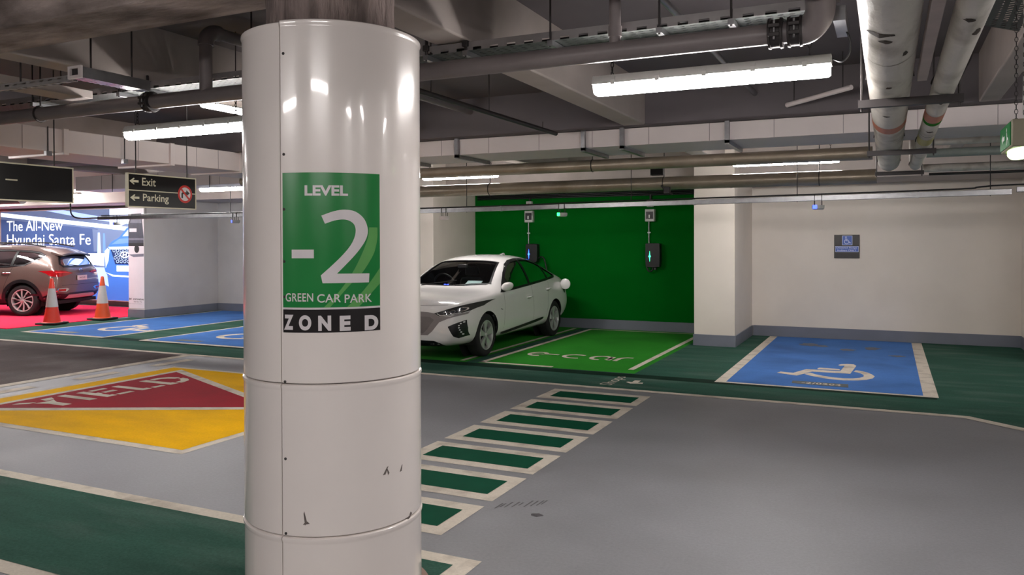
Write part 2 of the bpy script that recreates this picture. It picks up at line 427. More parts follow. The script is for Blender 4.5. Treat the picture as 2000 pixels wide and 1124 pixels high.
# e-car bays
ec = paint('green_bay', [(-4.93, 9.32), (-2.78, 9.32), (-2.78, 12.2), (-2.78, 13.84), (-4.93, 13.84)], Z2, M_bgreen)
paint('bay_line', rect(-4.93, -4.855, 9.36, 13.7), Z3, M_line, ec)
paint('bay_line', rect(-2.94, -2.865, 9.58, 13.5), Z3, M_line, ec)
paint('bay_line', rect(-4.93, -3.88, 9.35, 9.43), Z3, M_line, ec)
paint('bay_line', rect(-4.93, -2.86, 13.64, 13.7), Z3, M_line, ec)
ew = .062
paint('e_car_lettering', ribbon([(-4.60, 10.385), (-4.42, 10.385)], .05), Z4, M_line, ec)
paint('e_car_lettering', ribbon(arc(-4.51, 10.385, .16, 0, 305, 22, rx=.115), ew), Z4, M_line, ec)
paint('e_car_lettering', ribbon([(-4.37, 10.42), (-4.20, 10.41)], .065), Z4, M_line, ec)
paint('e_car_lettering', ribbon(arc(-3.93, 10.36, .155, 58, 300, 18, rx=.165), ew), Z4, M_line, ec)
paint('e_car_lettering', ribbon(arc(-3.56, 10.36, .16, -40, 280, 22, rx=.13), ew), Z4, M_line, ec)
paint('e_car_lettering', ribbon([(-3.425, 10.52), (-3.41, 10.2)], ew), Z4, M_line, ec)
paint('e_car_lettering', ribbon([(-3.31, 10.18), (-3.31, 10.40), (-3.28, 10.49), (-3.23, 10.53), (-3.15, 10.53)], ew), Z4, M_line, ec)
ec2 = paint('green_bay', rect(-7.3, -5.1, 9.30, 13.84), Z2, M_bgreen)
paint('bay_line', rect(-5.24, -5.17, 9.40, 13.7), Z3, M_line, ec2)
paint('bay_line', rect(-7.3, -7.23, 9.40, 13.7), Z3, M_line, ec2)
# lettering "Shops" with its arrow, read along +Y, tops towards -X
put(text_bm('Shops', -.005, 1.0), boxmap(8.47, 9.06, 0, .19, lambda a, b: (-2.75-b, a, Z2)), 'shops_lettering', M_line, floor)
paint('shops_arrow', [(-2.70, 8.73), (-2.63, 8.66), (-2.50, 8.70), (-2.51, 8.77), (-2.57, 8.75), (-2.57, 8.89), (-2.64, 8.88), (-2.64, 8.76), (-2.69, 8.77)], Z2, M_line)
# disabled bays on the left, symbol turned a quarter
for x0, x1, dx in ((-14.16, -12.0, -13.32), (-11.12, -8.85, -10.38)):
    lb = paint('blue_bay', rect(x0, x1, 9.14, 13.9), Z2, M_line)
    paint('bay_blue', rect(x0+.08, x1-.08, 9.24, 13.9), Z3, M_blue, lb)
    for k in ('legs', 'arm', 'wheel'):
        paint('wheelchair_symbol', [(y-9.85+dx, -x+9.72) for x, y in SYM[k]], Z4, M_line, lb)
    paint('number_ground', rect(x0+.55, x0+1.1, 9.36, 9.52), Z4, M_plate, lb)
# marks
for k in range(9):
    x, y = -2.16+.03*k+random.uniform(-.01, .01), 4.33+.022*k; l_ = random.uniform(.04, .13)
    paint('scuff_mark', [(x, y-l_/2), (x+.008, y-l_/2), (x+.014+.02*l_, y+l_/2), (x+.004, y+l_/2)], Z1, pmat('scuff_grey', (104, 102, 104), spec=.03, rough=.6, var=.2, scale=30))
paint('scuff_mark', [(-1.90, 4.26), (-1.86, 4.25), (-1.83, 4.29), (-1.87, 4.31), (-1.91, 4.29)], Z1, pmat('scuff_dark_grey', (84, 82, 84), spec=.03, rough=.6, var=.2, scale=30))

# walls
M_scuffw = pmat('wall_scuff', (96, 88, 86), rough=.7, var=.2)
def wall(name, x0, x1, y0, y1, z0, z1, mat, sk=True, label=None):
    o = struct(MB().box(x0, x1, y0, y1, z0, z1).build(name, mat))
    return o
CEIL = 3.22
wall('wall_back', -2.2, 9, 13.95, 14.25, 0, CEIL, M_wall)
wall('wall_green', -7.4, -2.6, 13.85, 14.25, 0, CEIL, M_gwall)
wall('wall_back_left', -14.5, -7.4, 13.95, 14.25, 0, CEIL, M_wallgrey)
wall('wall_pier', -2.70, -2.09, 12.25, 13.97, 0, CEIL, M_wall)
wall('wall_pier_left', -8.15, -7.36, 12.25, 13.97, 0, CEIL, M_wall)
wall('wall_side_right', 1.80, 2.5, 12.25, 13.97, 0, CEIL, M_wall)
wall('wall_pier_far', -14.76, -14.28, 11.9, 14.25, 0, CEIL, M_wallgrey)
for cx, cz, a_, b_ in ((-13.42, .33, .035, .07), (-13.45, .24, .02, .03)):
    put(tri2d([(cx+a_*math.cos(t*PI/6)*random.uniform(.5, 1.1), cz+b_*math.sin(t*PI/6)*random.uniform(.5, 1.1)) for t in range(12)]), lambda u, v: (u, 13.949, v), 'scuff', M_scuffw, bpy.data.objects['wall_back_left'])
wall('wall_showroom_back', -30, -14.7, 13.95, 14.25, 0, CEIL, M_wallgrey)
wall('wall_left', -30.2, -29.9, -9, 14.25, 0, CEIL, M_wallgrey)
wall('wall_right', 8.9, 9.2, -9, 14.25, 0, CEIL, M_wall)
wall('wall_front', -30, 9, -9.3, -8.9, 0, CEIL, M_wall)
def skirt(name, x0, x1, y0, y1, h=.175):
    struct(MB().box(x0, x1, y0, y1, 0, h).build(name, M_skirt, bevel=.004))
skirt('baseboard_back', -2.07, 1.80, 13.925, 13.96)
skirt('baseboard_green', -7.36, -2.70, 13.825, 13.86)
skirt('baseboard_pier', -2.715, -2.075, 12.235, 13.93)
skirt('baseboard_pier_left', -8.17, -7.345, 12.235, 13.83)
skirt('baseboard_right', 1.785, 2.5, 12.235, 13.93)
skirt('baseboard_pier_far', -14.775, -14.265, 11.885, 13.93)
skirt('baseboard_left', -14.27, -8.16, 13.925, 13.96)
# ceiling slab with beams
struct(MB().box(-30, 9, -9, 14.25, CEIL, CEIL+.2).build('ceiling', M_conc))
def beam(name, *b, mat=None): return struct(MB().box(*b).build(name, mat or M_beam, bevel=.012))
beam('trim_beam_1', -30, 9, 2.76, 3.13, 2.80, CEIL+.01, mat=M_rough)
beam('trim_beam_2', -30, 9, 7.88, 8.25, 2.80, CEIL+.01, mat=M_conc)  # darker slab material puts this beam's shade into its colour
beam('trim_beam_3', -30, 9, 12.7, 13.96, 2.53, CEIL+.01)
for i, (x0, x1) in enumerate(((-2.47, -2.235), (.70, .86), (-5.16, -4.94), (3.4, 3.6), (-9.4, -9.2), (-12.2, -12.0), (-16.5, -16.3))):
    beam('trim_beam_%d' % (i+4), x0, x1, 3.12, 12.71, 2.801, CEIL+.01)
beam('trim_beam_20', -9.4, -9.2, -8.9, 2.77, 2.801, CEIL+.01)
beam('trim_beam_21', -2.47, -2.235, -8.9, 2.77, 2.801, CEIL+.01)
beam('trim_beam_22', 3.4, 3.6, -8.9, 2.77, 2.801, CEIL+.01)

# ================================================================== the round column
CX, CY, CR = -2.3244, 2.9737, .4
TH0 = math.atan2(-CY, -CX)
def cyl(s, z, dr=0.):
    t = TH0+s/CR
    return (CX+(CR+dr)*math.cos(t), CY+(CR+dr)*math.sin(t), z)
col = thing('round_column', 'large round column clad in glossy white panels, carrying the green LEVEL -2 sign', 'column', (CX, CY, 0), kind='thing')
b = MB(); rings = []
for iz in range(25):
    z = iz*2.82/24; ring = []
    for k in range(32):
        t = 2*PI*k/32
        r_ = .285+.012*math.sin(5*t+3*z)+.01*math.sin(11*t-7*z)+random.uniform(-.005, .005)
        ring.append((CX+r_*math.cos(t), CY+r_*math.sin(t), z))
    rings.append(ring)
b.rings(rings).build('concrete_core', M_core, col, smooth=60)
seam_t = -.226/CR
TIERS = ((.006, .386), (.391, 1.0245), (1.0295, 2.54))
def clad(a0, a1, z0, z1, r):
    """curved sheet panel with a rolled lip at its upper edge"""
    n = max(4, int((a1-a0)/(2*PI)*96)); prof = [(-.012, z0+.002), (-.004, z0), (0, z0+.004), (0, z1-.03), (.001, z1-.022), (.005, z1-.012), (.004, z1-.004), (-.002, z1), (-.02, z1), (-.02, z0+.002)]
    b = MB()
    b.rings([[(CX+(r+dr)*math.cos(a0+(a1-a0)*i/n), CY+(r+dr)*math.sin(a0+(a1-a0)*i/n), z) for dr, z in prof] for i in range(n+1)])
    return b.build('cladding_panel', M_clad, col, smooth=35)
for i, (z0, z1) in enumerate(TIERS):
    top = z1 if i < 2 else z1-.006
    clad(TH0+seam_t+.007, TH0+seam_t+PI-.007, z0, z1, CR)
    clad(TH0+seam_t-PI+.007, TH0+seam_t-.007, z0, top, CR-.002)
MB().lathe([(CR-.018, .004), (CR-.018, 2.52)], 64, (CX, CY, 0)).build('seam_backing', pmat('seam_shadow_strip', (96, 88, 84), rough=.7), col, smooth=60)
MB().lathe([(CR+.005, 0), (CR+.035, .002), (CR+.04, .008), (CR-.03, .012)], 64, (CX, CY, 0)).build('base_collar', pmat('brown_sealant', (140, 116, 104), rough=.8, var=.2), col, smooth=60)
for z in (2.40, 1.982, 1.754, 1.537, 1.390, 1.036, .714, .402):
    p = Vector(cyl(-.2085 if z > 1.1 else -.2085, z, .001)); d = Vector((p.x-CX, p.y-CY, 0)).normalized()
    MB().tube([p-d*.002, p+d*.001, p+d*.003], [.006, .006, .003], 10).build('screw', M_iron, col, smooth=50)
M_scuff = pmat('scuff_dark', (104, 94, 90), rough=.6, var=.3, scale=40)
for s, z, w_, h_, a in ((-.123, .47, .012, .06, .2), (-.118, .45, .03, .012, .1), (.2266, .634, .012, .045, -.5), (.237, .628, .01, .03, .4), (.317, .625, .012, .035, -.3), (.385, .40, .03, .02, .5), (.37, .39, .025, .012, .4)):
    pts = [(s+(math.cos(a)*x-math.sin(a)*y)*1., z+math.sin(a)*x+math.cos(a)*y) for x, y in ((-w_/2, -h_/2), (w_/2, -h_/3), (w_/4, h_/2), (-w_/6, h_/3))]
    put(tri2d(pts), lambda u, v: cyl(u, v, .0006), 'scuff', M_scuff, col)

# level sign wrapped round the column
sg = thing('level_sign', 'green sign reading LEVEL -2 GREEN CAR PARK, ZONE D on the white column', 'sign', cyl(0, 1.5))
def wrap(bm, dr, name, mat, label=None):
    o = put(slice_bm(bm, .018), lambda u, v: cyl(u, v, dr), name, mat, sg, smooth=80)
    if label: o['label'] = label
    return o
tl = lambda x0, x1, y0, y1: [(x0, y0), (x1, y0), (x1, y1), (x0, y1)]
wrap(tri2d(tl(-.215, .2005, 1.3455, 1.905)), .0012, 'green_panel', M_sgreen)
wrap(tri2d(tl(-.215, .2005, 1.3375, 1.3455)), .0014, 'white_rule', M_vwhite)
wrap(tri2d(tl(-.215, .2005, 1.2415, 1.3375)), .0012, 'zone_strip', M_sblack, 'black strip reading ZONE D')
sw1 = smooth_path([(.1885, 1.6783), (.1885, 1.6383), (.1808, 1.5989), (.166, 1.5584), (.1168, 1.486), (.0641, 1.4355), (-.0153, 1.3460)], 4) + smooth_path([(-.0404, 1.3460), (.0163, 1.4043), (.074, 1.4838), (.1139, 1.559), (.1434, 1.6318), (.15, 1.6783)], 4)
wrap(tri2d([tuple(p) for p in sw1]), .0016, 'swoosh', M_swoosh)
sw2 = smooth_path([(.2, 1.507), (.1547, 1.4492), (.1098, 1.3985), (.054, 1.346)], 4) + smooth_path([(.1045, 1.346), (.158, 1.4), (.2, 1.441)], 4)
wrap(tri2d([tuple(p) for p in sw2]), .0016, 'swoosh', M_swoosh)
two = [tuple(p) for p in smooth_path([(-.0484, 1.7265), (.0024, 1.7449), (.0465, 1.7517), (.0916, 1.7435), (.1283, 1.7131), (.1436, 1.6709), (.1382, 1.635), (.1175, 1.5993), (.0809, 1.5548), (.0136, 1.4857)], 4)]
two += [(.15, 1.4843), (.1477, 1.4465), (-.0446, 1.4465), (-.0516, 1.479)]
two += [tuple(p) for p in smooth_path([(-.0145, 1.5124), (.0297, 1.5553), (.0649, 1.5964), (.0845, 1.6318), (.0912, 1.6642), (.0848, 1.6901), (.0654, 1.7054), (.04, 1.7108), (.0053, 1.7064), (-.0339, 1.6929)], 4)]
wrap(tri2d(two), .0022, 'numeral', M_vwhite)
wrap(tri2d(tl(-.1735, -.0795, 1.5502, 1.586)), .0022, 'minus_sign', M_vwhite)
def wtext(body, x0, x1, y0, y1, name, bold, sp=1.0):
    bm = text_bm(body, bold, sp)
    for v in bm.verts: v.co = Vector((x0+(x1-x0)*v.co.x, y0+(y1-y0)*v.co.y, 0))
    wrap(bm, .0022, name, M_vwhite)
wtext('LEVEL', -.1165, .06, 1.809, 1.852, 'level_lettering', .035, 1.0)
wtext('GREEN', -.2025, -.083, 1.3705, 1.4055, 'car_park_lettering', .012, 1.05)
wtext('CAR', -.067, .029, 1.3665, 1.4015, 'car_park_lettering', .012, 1.05)
wtext('PARK', .044, .1615, 1.3635, 1.3985, 'car_park_lettering', .012, 1.05)
for ch, x0, x1 in (('Z', -.2105, -.1675), ('O', -.1436, -.0912), ('N', -.0632, -.0108), ('E', .0237, .0683), ('D', .1279, .1904)):
    wtext(ch, x0, x1, 1.253-(x0+.21)*.025, 1.316-(x0+.21)*.025, 'zone_lettering', .055)

# ================================================================== fluorescent battens
def chain(p0, p1, link_len=.032, r=.0028):
    """links of a steel chain between two points, one mesh"""
    p0, p1 = Vector(p0), Vector(p1); d = p1-p0; L_ = d.length; t = d.normalized()
    a = t.cross(Vector((0, 1, .01))).normalized(); c = t.cross(a)
    n = max(1, int(L_/(link_len*.78))); b = MB()
    for i in range(n):
        o = p0+d*((i+.5)/n); s = a if i % 2 else c
        pts = [o+t*(math.cos(q)*L_/n*.62)+s*(math.sin(q)*link_len*.26) for q in [2*PI*k/8 for k in range(8)]]
        b.tube(pts, r, 5, closed=True)
    return b
def batten(cx, cy, zb, axis, label, top=(2.8, 2.8), length=1.27, tube=None):
    """weatherproof batten: zb is the underside of the diffuser"""
    t = thing('fluorescent_batten', label, 'lamp', (cx, cy, zb), 'fluorescent battens hung over the car park')
    h = length/2
    def f(a, b_, c): return (cx+a, cy+b_, zb+c) if axis == 'X' else (cx-b_, cy+a, zb+c)
    prof_d = [(-.052, .062), (-.05, .03), (-.038, .008), (-.018, 0), (.018, 0), (.038, .008), (.05, .03), (.052, .062)]
    MB().rings([[f(-h+.012, y, z) for y, z in prof_d], [f(-h, y*.96, z*.9+.006) for y, z in prof_d][::1]][::-1] + [[f(h-.012, y, z) for y, z in prof_d], [f(h, y*.96, z*.9+.006) for y, z in prof_d]]).build('diffuser', tube or M_tube, t, smooth=40)
    prof_h = [(-.056, .06), (-.056, .074), (-.04, .105), (-.03, .112), (.03, .112), (.04, .105), (.056, .074), (.056, .06)]
    MB().rings([[f(x, y, z) for y, z in prof_h] for x in (-h-.006, h+.006)]).build('housing', M_house, t, smooth=30)
    cp = MB()
    for k in range(5):
        x = -h+.12+k*(length-.24)/4
        for s in (-1, 1):
            b = MB(); b.rings([[f(x+dx, s*y, z) for y, z in ((.054, .05), (.06, .052), (.062, .078), (.05, .1), (.046, .098))] for dx in (-.012, .012)])
            b.build('clip', M_house, t)
    for s, tp in ((-1, top[0]), (1, top[1])):
        x = s*(h-.1)
        p0 = f(x, 0, .112)
        MB().tube([f(x, -.02, .108), f(x, -.02, .125), f(x, 0, .135), f(x, .02, .125), f(x, .02, .108)], .003, 6).build('hook', M_iron, t)
        zt = tp
        if zt-p0[2] > .16:
            chain(Vector(p0)+Vector((0, 0, .02)), Vector(p0)+Vector((0, 0, .16))).build('chain', M_iron, t, smooth=60)
            MB().tube([Vector(p0)+Vector((0, 0, .155)), (p0[0], p0[1], zt)], .004, 6).build('drop_rod', M_iron, t)
        else:
            chain(Vector(p0)+Vector((0, 0, .02)), (p0[0], p0[1], zt)).build('chain', M_iron, t, smooth=60)
    return t
L1 = batten(-.905, 4.40, 2.46, 'X', 'lit fluorescent batten on chains under the long grey pipe, beside the thick insulated pipes', (2.735, 2.735))
MB().tube(smooth_path([(-.26, 4.4, 2.55), (-.21, 4.39, 2.53), (-.175, 4.38, 2.58), (-.185, 4.36, 2.66), (-.215, 4.36, 2.70)], 6), .005, 8).build('cable', M_black, L1, smooth=60)
batten(-5.03, 4.58, 2.46, 'X', 'lit fluorescent batten whose far end passes behind the white round column', (3.22, 3.22))
batten(-6.77, 7.05, 3.09, 'Y', 'lit fluorescent batten fixed straight to the ceiling, its tip just beside the white column', (3.22, 3.22), tube=emat('dimmed_lamp_diffuser', (255, 249, 246), 14.))  # emission dimmed so the beam face beside it stays dark
batten(-5.87, 10.55, 2.56, 'X', 'lit fluorescent batten over the white car, seen between two pipes', (3.22, 3.22))
batten(-1.18, 10.55, 2.57, 'X', 'lit fluorescent batten over the blue bay, seen as a thin line between pipes', (3.22, 3.22))
batten(-10.55, 10.55, 2.52, 'X', 'lit fluorescent batten behind the Exit and Parking sign', (3.22, 3.22))
batten(-9.7, 4.58, 2.5, 'X', 'lit fluorescent batten over the yield box, hidden by the hanging black signs', (3.22, 3.22))
batten(3.3, 4.40, 2.46, 'X', 'lit fluorescent batten over the lane beside the right wall, outside the photo', (3.22, 3.22))
batten(3.5, 10.55, 2.56, 'X', 'lit fluorescent batten over the bay past the blue one, outside the photo', (3.22, 3.22))
batten(3.3, 1.3, 2.5, 'X', 'lit fluorescent batten above the viewer, beside the right wall', (3.22, 3.22))
batten(-12.3, 10.55, 2.52, 'X', 'fluorescent fill batten added over the far blue bay, hidden by the Exit sign', (3.22, 3.22))  # fill lamp added to brighten the left bay walls
batten(-19.6, 9.9, 2.66, 'X', 'fluorescent fill batten added over the carpet in front of the brown car bonnet', (3.22, 3.22))  # fill lamp added for a brighter carpet and car
batten(-17.2, 9.9, 2.66, 'X', 'fluorescent fill batten added over the front edge of the red carpet', (3.22, 3.22))  # another fill lamp added for the carpet
batten(-15.2, 10.0, 2.62, 'X', 'fluorescent fill batten added over the carpet edge above the cones', (3.22, 3.22))  # fill lamp added to brighten the carpet edge and pier poster
batten(-.9, -.3, 2.5, 'X', 'lit fluorescent batten behind the viewer, over the walkway', (3.22, 3.22))
batten(2.6, -.3, 2.5, 'X', 'lit fluorescent batten behind the viewer, nearer the right wall', (3.22, 3.22))
batten(-3.4, -1.6, 2.5, 'X', 'lit fluorescent batten behind the viewer, farther from the right wall', (3.22, 3.22))
batten(-14.6, 5.5, 2.5, 'Y', 'lit fluorescent batten over the brown lane, outside the photo', (3.22, 3.22))
for k, (x, y) in enumerate(((-16.6, 10.6), (-19.4, 10.6), (-17.5, 12.3), (-20.5, 12.3))):
    batten(x, y, 2.66, 'X', ['lit fluorescent batten over the red carpet above the rear of the brown car', 'lit fluorescent batten over the red carpet above the bonnet of the brown car', 'lit fluorescent batten above the billboard near its blue car', 'lit fluorescent batten above the billboard near its lettering'][k], (3.22, 3.22))

# ================================================================== pipes, trays, ducts
def rod(parent, x, y, z0, z1, name='hanger_rod', r=.006):
    return MB().tube([(x, y, z0), (x, y, z1)], r, 8).build(name, M_iron, parent, smooth=60)
sp = thing('grey_pipe', 'long grey pipe running below the cable tray, behind the white column', 'pipe', (-6, 4.05, 2.624))
MB().tube([(-13, 4.05, 2.624), (-.40, 4.05, 2.624)], .0515, 20).build('pipe_run', M_pipe, sp, smooth=50)
MB().tube(smooth_path([(-.42, 4.05, 2.624), (-.345, 4.05, 2.63), (-.295, 4.01, 2.68), (-.286, 3.95, 2.76)], 5), .067, 18).build('elbow', M_pipe, sp, smooth=50)
MB().tube([(-.286, 3.96, 2.75), (-.286, 3.70, 3.21)], .072, 20).build('riser', M_pipe, sp, smooth=50)
for d in (0, .085):
    p = Vector((-.286, 3.94-d*.5, 2.78+d*.85)); q = Vector((0, -.53, .85))
    MB().tube([p-q*.022, p-q*.018, p+q*.018, p+q*.022], [.085, .1, .1, .085], 20).build('flange', M_iron, sp, smooth=40)
def coupling(x, parent):
    c = MB().tube([(x+d, 4.05, 2.624) for d in (-.036, -.034, -.022, -.02, .02, .022, .034, .036)], [.058, .072, .075, .068, .068, .075, .072, .058], 20).build('coupling', M_iron, parent, smooth=35)
    for s in (-1, 1):
        MB().box(x-.026, x+.026, 4.05-.09, 4.05-.06, 2.624+s*.012, 2.624+s*.03).build('lug', M_iron, c, bevel=.003)
    MB().tube([(x, 4.05-.074, 2.58), (x, 4.05-.074, 2.67)], .006, 8).build('bolt', M_galv, c, smooth=60)
for x in (-.495, -.405, -4.785): coupling(x, sp)
for x in (-1.31,):
    MB().tube([(x, 4.05, 2.65), (x, 4.05, 3.21)], .031, 16).build('branch', M_pipe, sp, smooth=50)
    MB().tube([(x, 4.05, 2.70), (x, 4.05, 2.755)], .036, 16).build('socket', M_pipe, sp, smooth=50)
MB().tube([(-4.245, 4.05, 2.65), (-4.245, 4.05, 2.99)], .043, 16).build('branch', M_pipe, sp, smooth=50)
MB().tube(smooth_path([(-4.245, 4.05, 2.97), (-4.245, 4.06, 3.025), (-4.245, 4.11, 3.07), (-4.245, 4.17, 3.078)], 4), .053, 16).build('elbow', M_pipe, sp, smooth=50)
MB().tube([(-4.245, 4.16, 3.078), (-4.245, 7.87, 3.078)], .043, 16).build('branch', M_pipe, sp, smooth=50)
for x in (-6.0, -9.0):
    MB().tube([(x, 4.05+.06*math.cos(q), 2.624+.06*math.sin(q)) for q in [2*PI*k/18 for k in range(18)]], .007, 6, closed=True).build('ring_clamp', M_iron, sp, smooth=60)
    rod(sp, x, 4.05, 2.682, 3.22)

def tray(name, label, x0, x1, y0, y1, z, lip=.05, rods=(), mat=None, rodtop=3.22):
    t = thing(name, label, 'cable tray', ((x0+x1)/2, (y0+y1)/2, z))
    MB().box(x0, x1, y0, y1, z, z+.003).build('tray_floor', M_perf, t)
    if x1-x0 > y1-y0: sides = ((x0, x1, y0-.003, y0), (x0, x1, y1, y1+.003))
    else: sides = ((x0-.003, x0, y0, y1), (x1, x1+.003, y0, y1))
    for s in sides: MB().box(*s, z, z+lip).build('tray_side', perf_mat('perforated_side_steel', (150, 146, 146), .11, .05, (0, 2) if x1-x0 > y1-y0 else (1, 2)), t)
    for x, y, zt in rods:
        rod(t, x, y, z-.04, zt)
    return t
tr = tray('cable_tray', 'perforated cable tray running along the top of the grey pipe', -13, -.21, 4.13, 4.43, 2.743, rods=())
for x, zt in ((-2.52, 2.80), (-2.25, 2.80), (-1.71, 3.22), (-1.09, 3.22), (-.72, 3.22), (-4.9, 2.80), (-5.2, 2.80), (-6.2, 3.22), (-3.9, 3.22), (-7.4, 3.22), (-8.6, 3.22)):
    MB().box(x-.016, x+.016, 4.11, 4.45, 2.711, 2.741).build('strut', M_galv, tr)
    rod(tr, x, 4.12, 2.705, zt)
    if zt < 3: # beam clamp
        b = MB(); b.box(x-.018, x+.018, 4.105, 4.14, 2.765, 2.80); b.box(x-.008, x+.008, 4.115, 4.13, 2.74, 2.84); b.build('beam_clamp', M_iron, tr, bevel=.003)
MB().box(-.24, -.185, 4.11, 4.46, 2.67, 2.741).build('end_strut', M_galv, tr)
b = MB(); 
for i, (y, r_) in enumerate(((4.20, .012), (4.24, .015), (4.29, .011), (4.33, .014), (4.38, .012))): b.tube([(-12.9, y, 2.748+r_), (-.3, y, 2.748+r_)], r_, 8)
b.build('cable_bundle', M_black, tr, smooth=60)

# red-lit trunking on the left, its open end towards the column
tk = thing('trunking', 'short pale metal trunking with a slotted end plate under the left ceiling', 'trunking', (-4.6, 3.6, 2.68))
MB().box(-4.60, -4.49, 3.30, 3.80, 2.637, 2.643).build('trunking_floor', perf_mat('trunking_floor_steel', (190, 186, 186), .04, .03, (1, 0), .22), tk)
for x in (-4.60, -4.496): MB().box(x, x+.006, 3.30, 3.80, 2.641, 2.705).build('trunking_side', M_galv, tk)
b = MB(); b.box(-4.605, -4.485, 3.285, 3.30, 2.632, 2.652); b.box(-4.605, -4.485, 3.285, 3.30, 2.695, 2.71); b.box(-4.605, -4.585, 3.285, 3.30, 2.652, 2.695); b.box(-4.51, -4.485, 3.285, 3.30, 2.652, 2.695)
b.build('end_plate', M_duct, tk)
for y in (3.4, 3.7): rod(tk, -4.545, y, 2.66, 3.22)
tk2 = MB().box(-5.66, -5.42, 3.14, 4.07, 2.70, 2.76).build('trunking', M_beam, loc=(-5.55, 3.6, 2.7), bevel=.004)
tag(tk2, 'flat cream trunking leading away under the left ceiling to the cable tray', 'trunking')
for y in (3.3, 3.9): rod(tk2, -5.54, y, 2.75, 3.22)
st = thing('strut_channel', 'slotted steel channel hung below the rough beam, left of the trunking', 'bracket', (-5.8, 3.45, 2.68))
b = MB(); b.box(-7.6, -4.75, 3.42, 3.46, 2.66, 2.664); b.box(-7.6, -4.75, 3.42, 3.424, 2.664, 2.70); b.box(-7.6, -4.75, 3.456, 3.46, 2.664, 2.70)
b.build('channel', perf_mat('slotted_channel_steel', (186, 184, 184), .09, .03, (0, 2)), st)
for x in (-5.3, -7.2): rod(st, x, 3.44, 2.66, 3.22)

# thick insulated pipes on trapeze brackets
def lagged(name, label, x, z, r, y0, y1):
    t = thing(name, label, 'pipe', (x, (y0+y1)/2, z))
    pts = [(x, y, z) for y in (y0, y0+1, y0+2, y0+4, y0+6, y0+8, y1-.5)]
    pts += [tuple(p) for p in smooth_path([(x, y1-.35, z), (x, y1-.12, z+.02), (x, y1, z+.14), (x, y1+.02, z+.3)], 5)]
    pts += [(x, y1+.02, 3.2)]
    MB().tube(pts, r, 28).build('lagging', M_lag, t, smooth=50)
    return t
P1 = lagged('insulated_pipe', 'thick pale insulated pipe with an orange band hung on steel brackets', .006, 2.468, .108, -3.0, 9.75)
P2 = lagged('insulated_pipe', 'thinner pale insulated pipe with orange and yellow bands beside the thick one', .262, 2.418, .057, -3.0, 9.75)
for x, z, r, par, bands in ((.006, 2.468, .1095, P1, ((5.9, .28, M_orange, 'orange_band'), (6.7, .012, M_white, 'joint_tape'), (3.75, .01, M_lagy, 'joint_tape'), (7.6, .03, M_lagy, 'joint_tape'))), (.262, 2.418, .0585, P2, ((5.45, .3, M_orange, 'orange_band'), (5.76, .12, M_bgreen, 'green_band'), (6.7, .4, M_ytape, 'yellow_band'), (6.5, .02, M_black, 'strap')))):
    for y, w_, mt, nm in bands: MB().tube([(x, y, z), (x, y+w_, z)], r, 28, cap=False).build(nm, mt, par, smooth=60)
for par, x, z, r, sc in ((P1, .006, 2.468, .109, ((3.2, 250, .05, .10), (3.3, 262, .03, .05), (2.7, 283, .03, .03), (4.3, 268, .04, .03), (3.6, 300, .05, .03), (5.3, 262, .03, .05))), (P2, .262, 2.418, .058, ((3.3, 300, .05, .04), (3.1, 255, .03, .04), (4.9, 262, .08, .03), (6.2, 270, .04, .07)))):
    for y, a_, ly, la in sc:
        pts = [(y+ly*math.cos(t*PI/5)*random.uniform(.5, 1.2), math.radians(a_)+la/r*.5*math.sin(t*PI/5)*random.uniform(.4, 1.2)) for t in range(10)]
        put(tri2d(pts), lambda u, v: (x+r*math.cos(v)*1.004, u, z+r*math.sin(v)*1.004), 'torn_patch', pmat('torn_lagging', (62, 52, 44), rough=.8, var=.3), par)
for y, x0, x1 in ((4.62, -.145, .345), (7.27, -.16, .35), (9.55, -.13, .345)):
    t = thing('trapeze_bracket', {4.62: 'dark steel trapeze bracket under both insulated pipes, the one nearest the lamp', 7.27: 'steel trapeze bracket under both insulated pipes below the white duct', 9.55: 'steel trapeze bracket where both insulated pipes turn up'}[y], 'bracket', ((x0+x1)/2, y, 2.34))
    b = MB(); b.box(x0, x1, y-.02, y+.02, 2.318, 2.322); b.box(x0, x1, y-.02, y-.016, 2.322, 2.359); b.box(x0, x1, y+.016, y+.02, 2.322, 2.359); b.build('channel', M_iron, t)
    for x in (x0+.015, x1-.02): rod(t, x, y, 2.30, 2.61 if y > 8 and y < 9 else 3.22)
    for x, z, r in ((.006, 2.468, .114), (.262, 2.418, .063)):
        MB().tube([(x+r*math.cos(q), y, z+r*math.sin(q)) for q in [PI*(k/16) for k in range(17)]], .004, 6).build('pipe_strap', M_iron, t, smooth=60)
ct = MB().box(.128, .172, -3, 4.4, 2.40, 2.45).build('cable_trunking', pmat('grey_trunking', (172, 160, 156), rough=.6, spec=.2), loc=(.15, 1, 2.42), bevel=.003)
tag(ct, 'flat grey trunking running between the two insulated pipes', 'trunking')

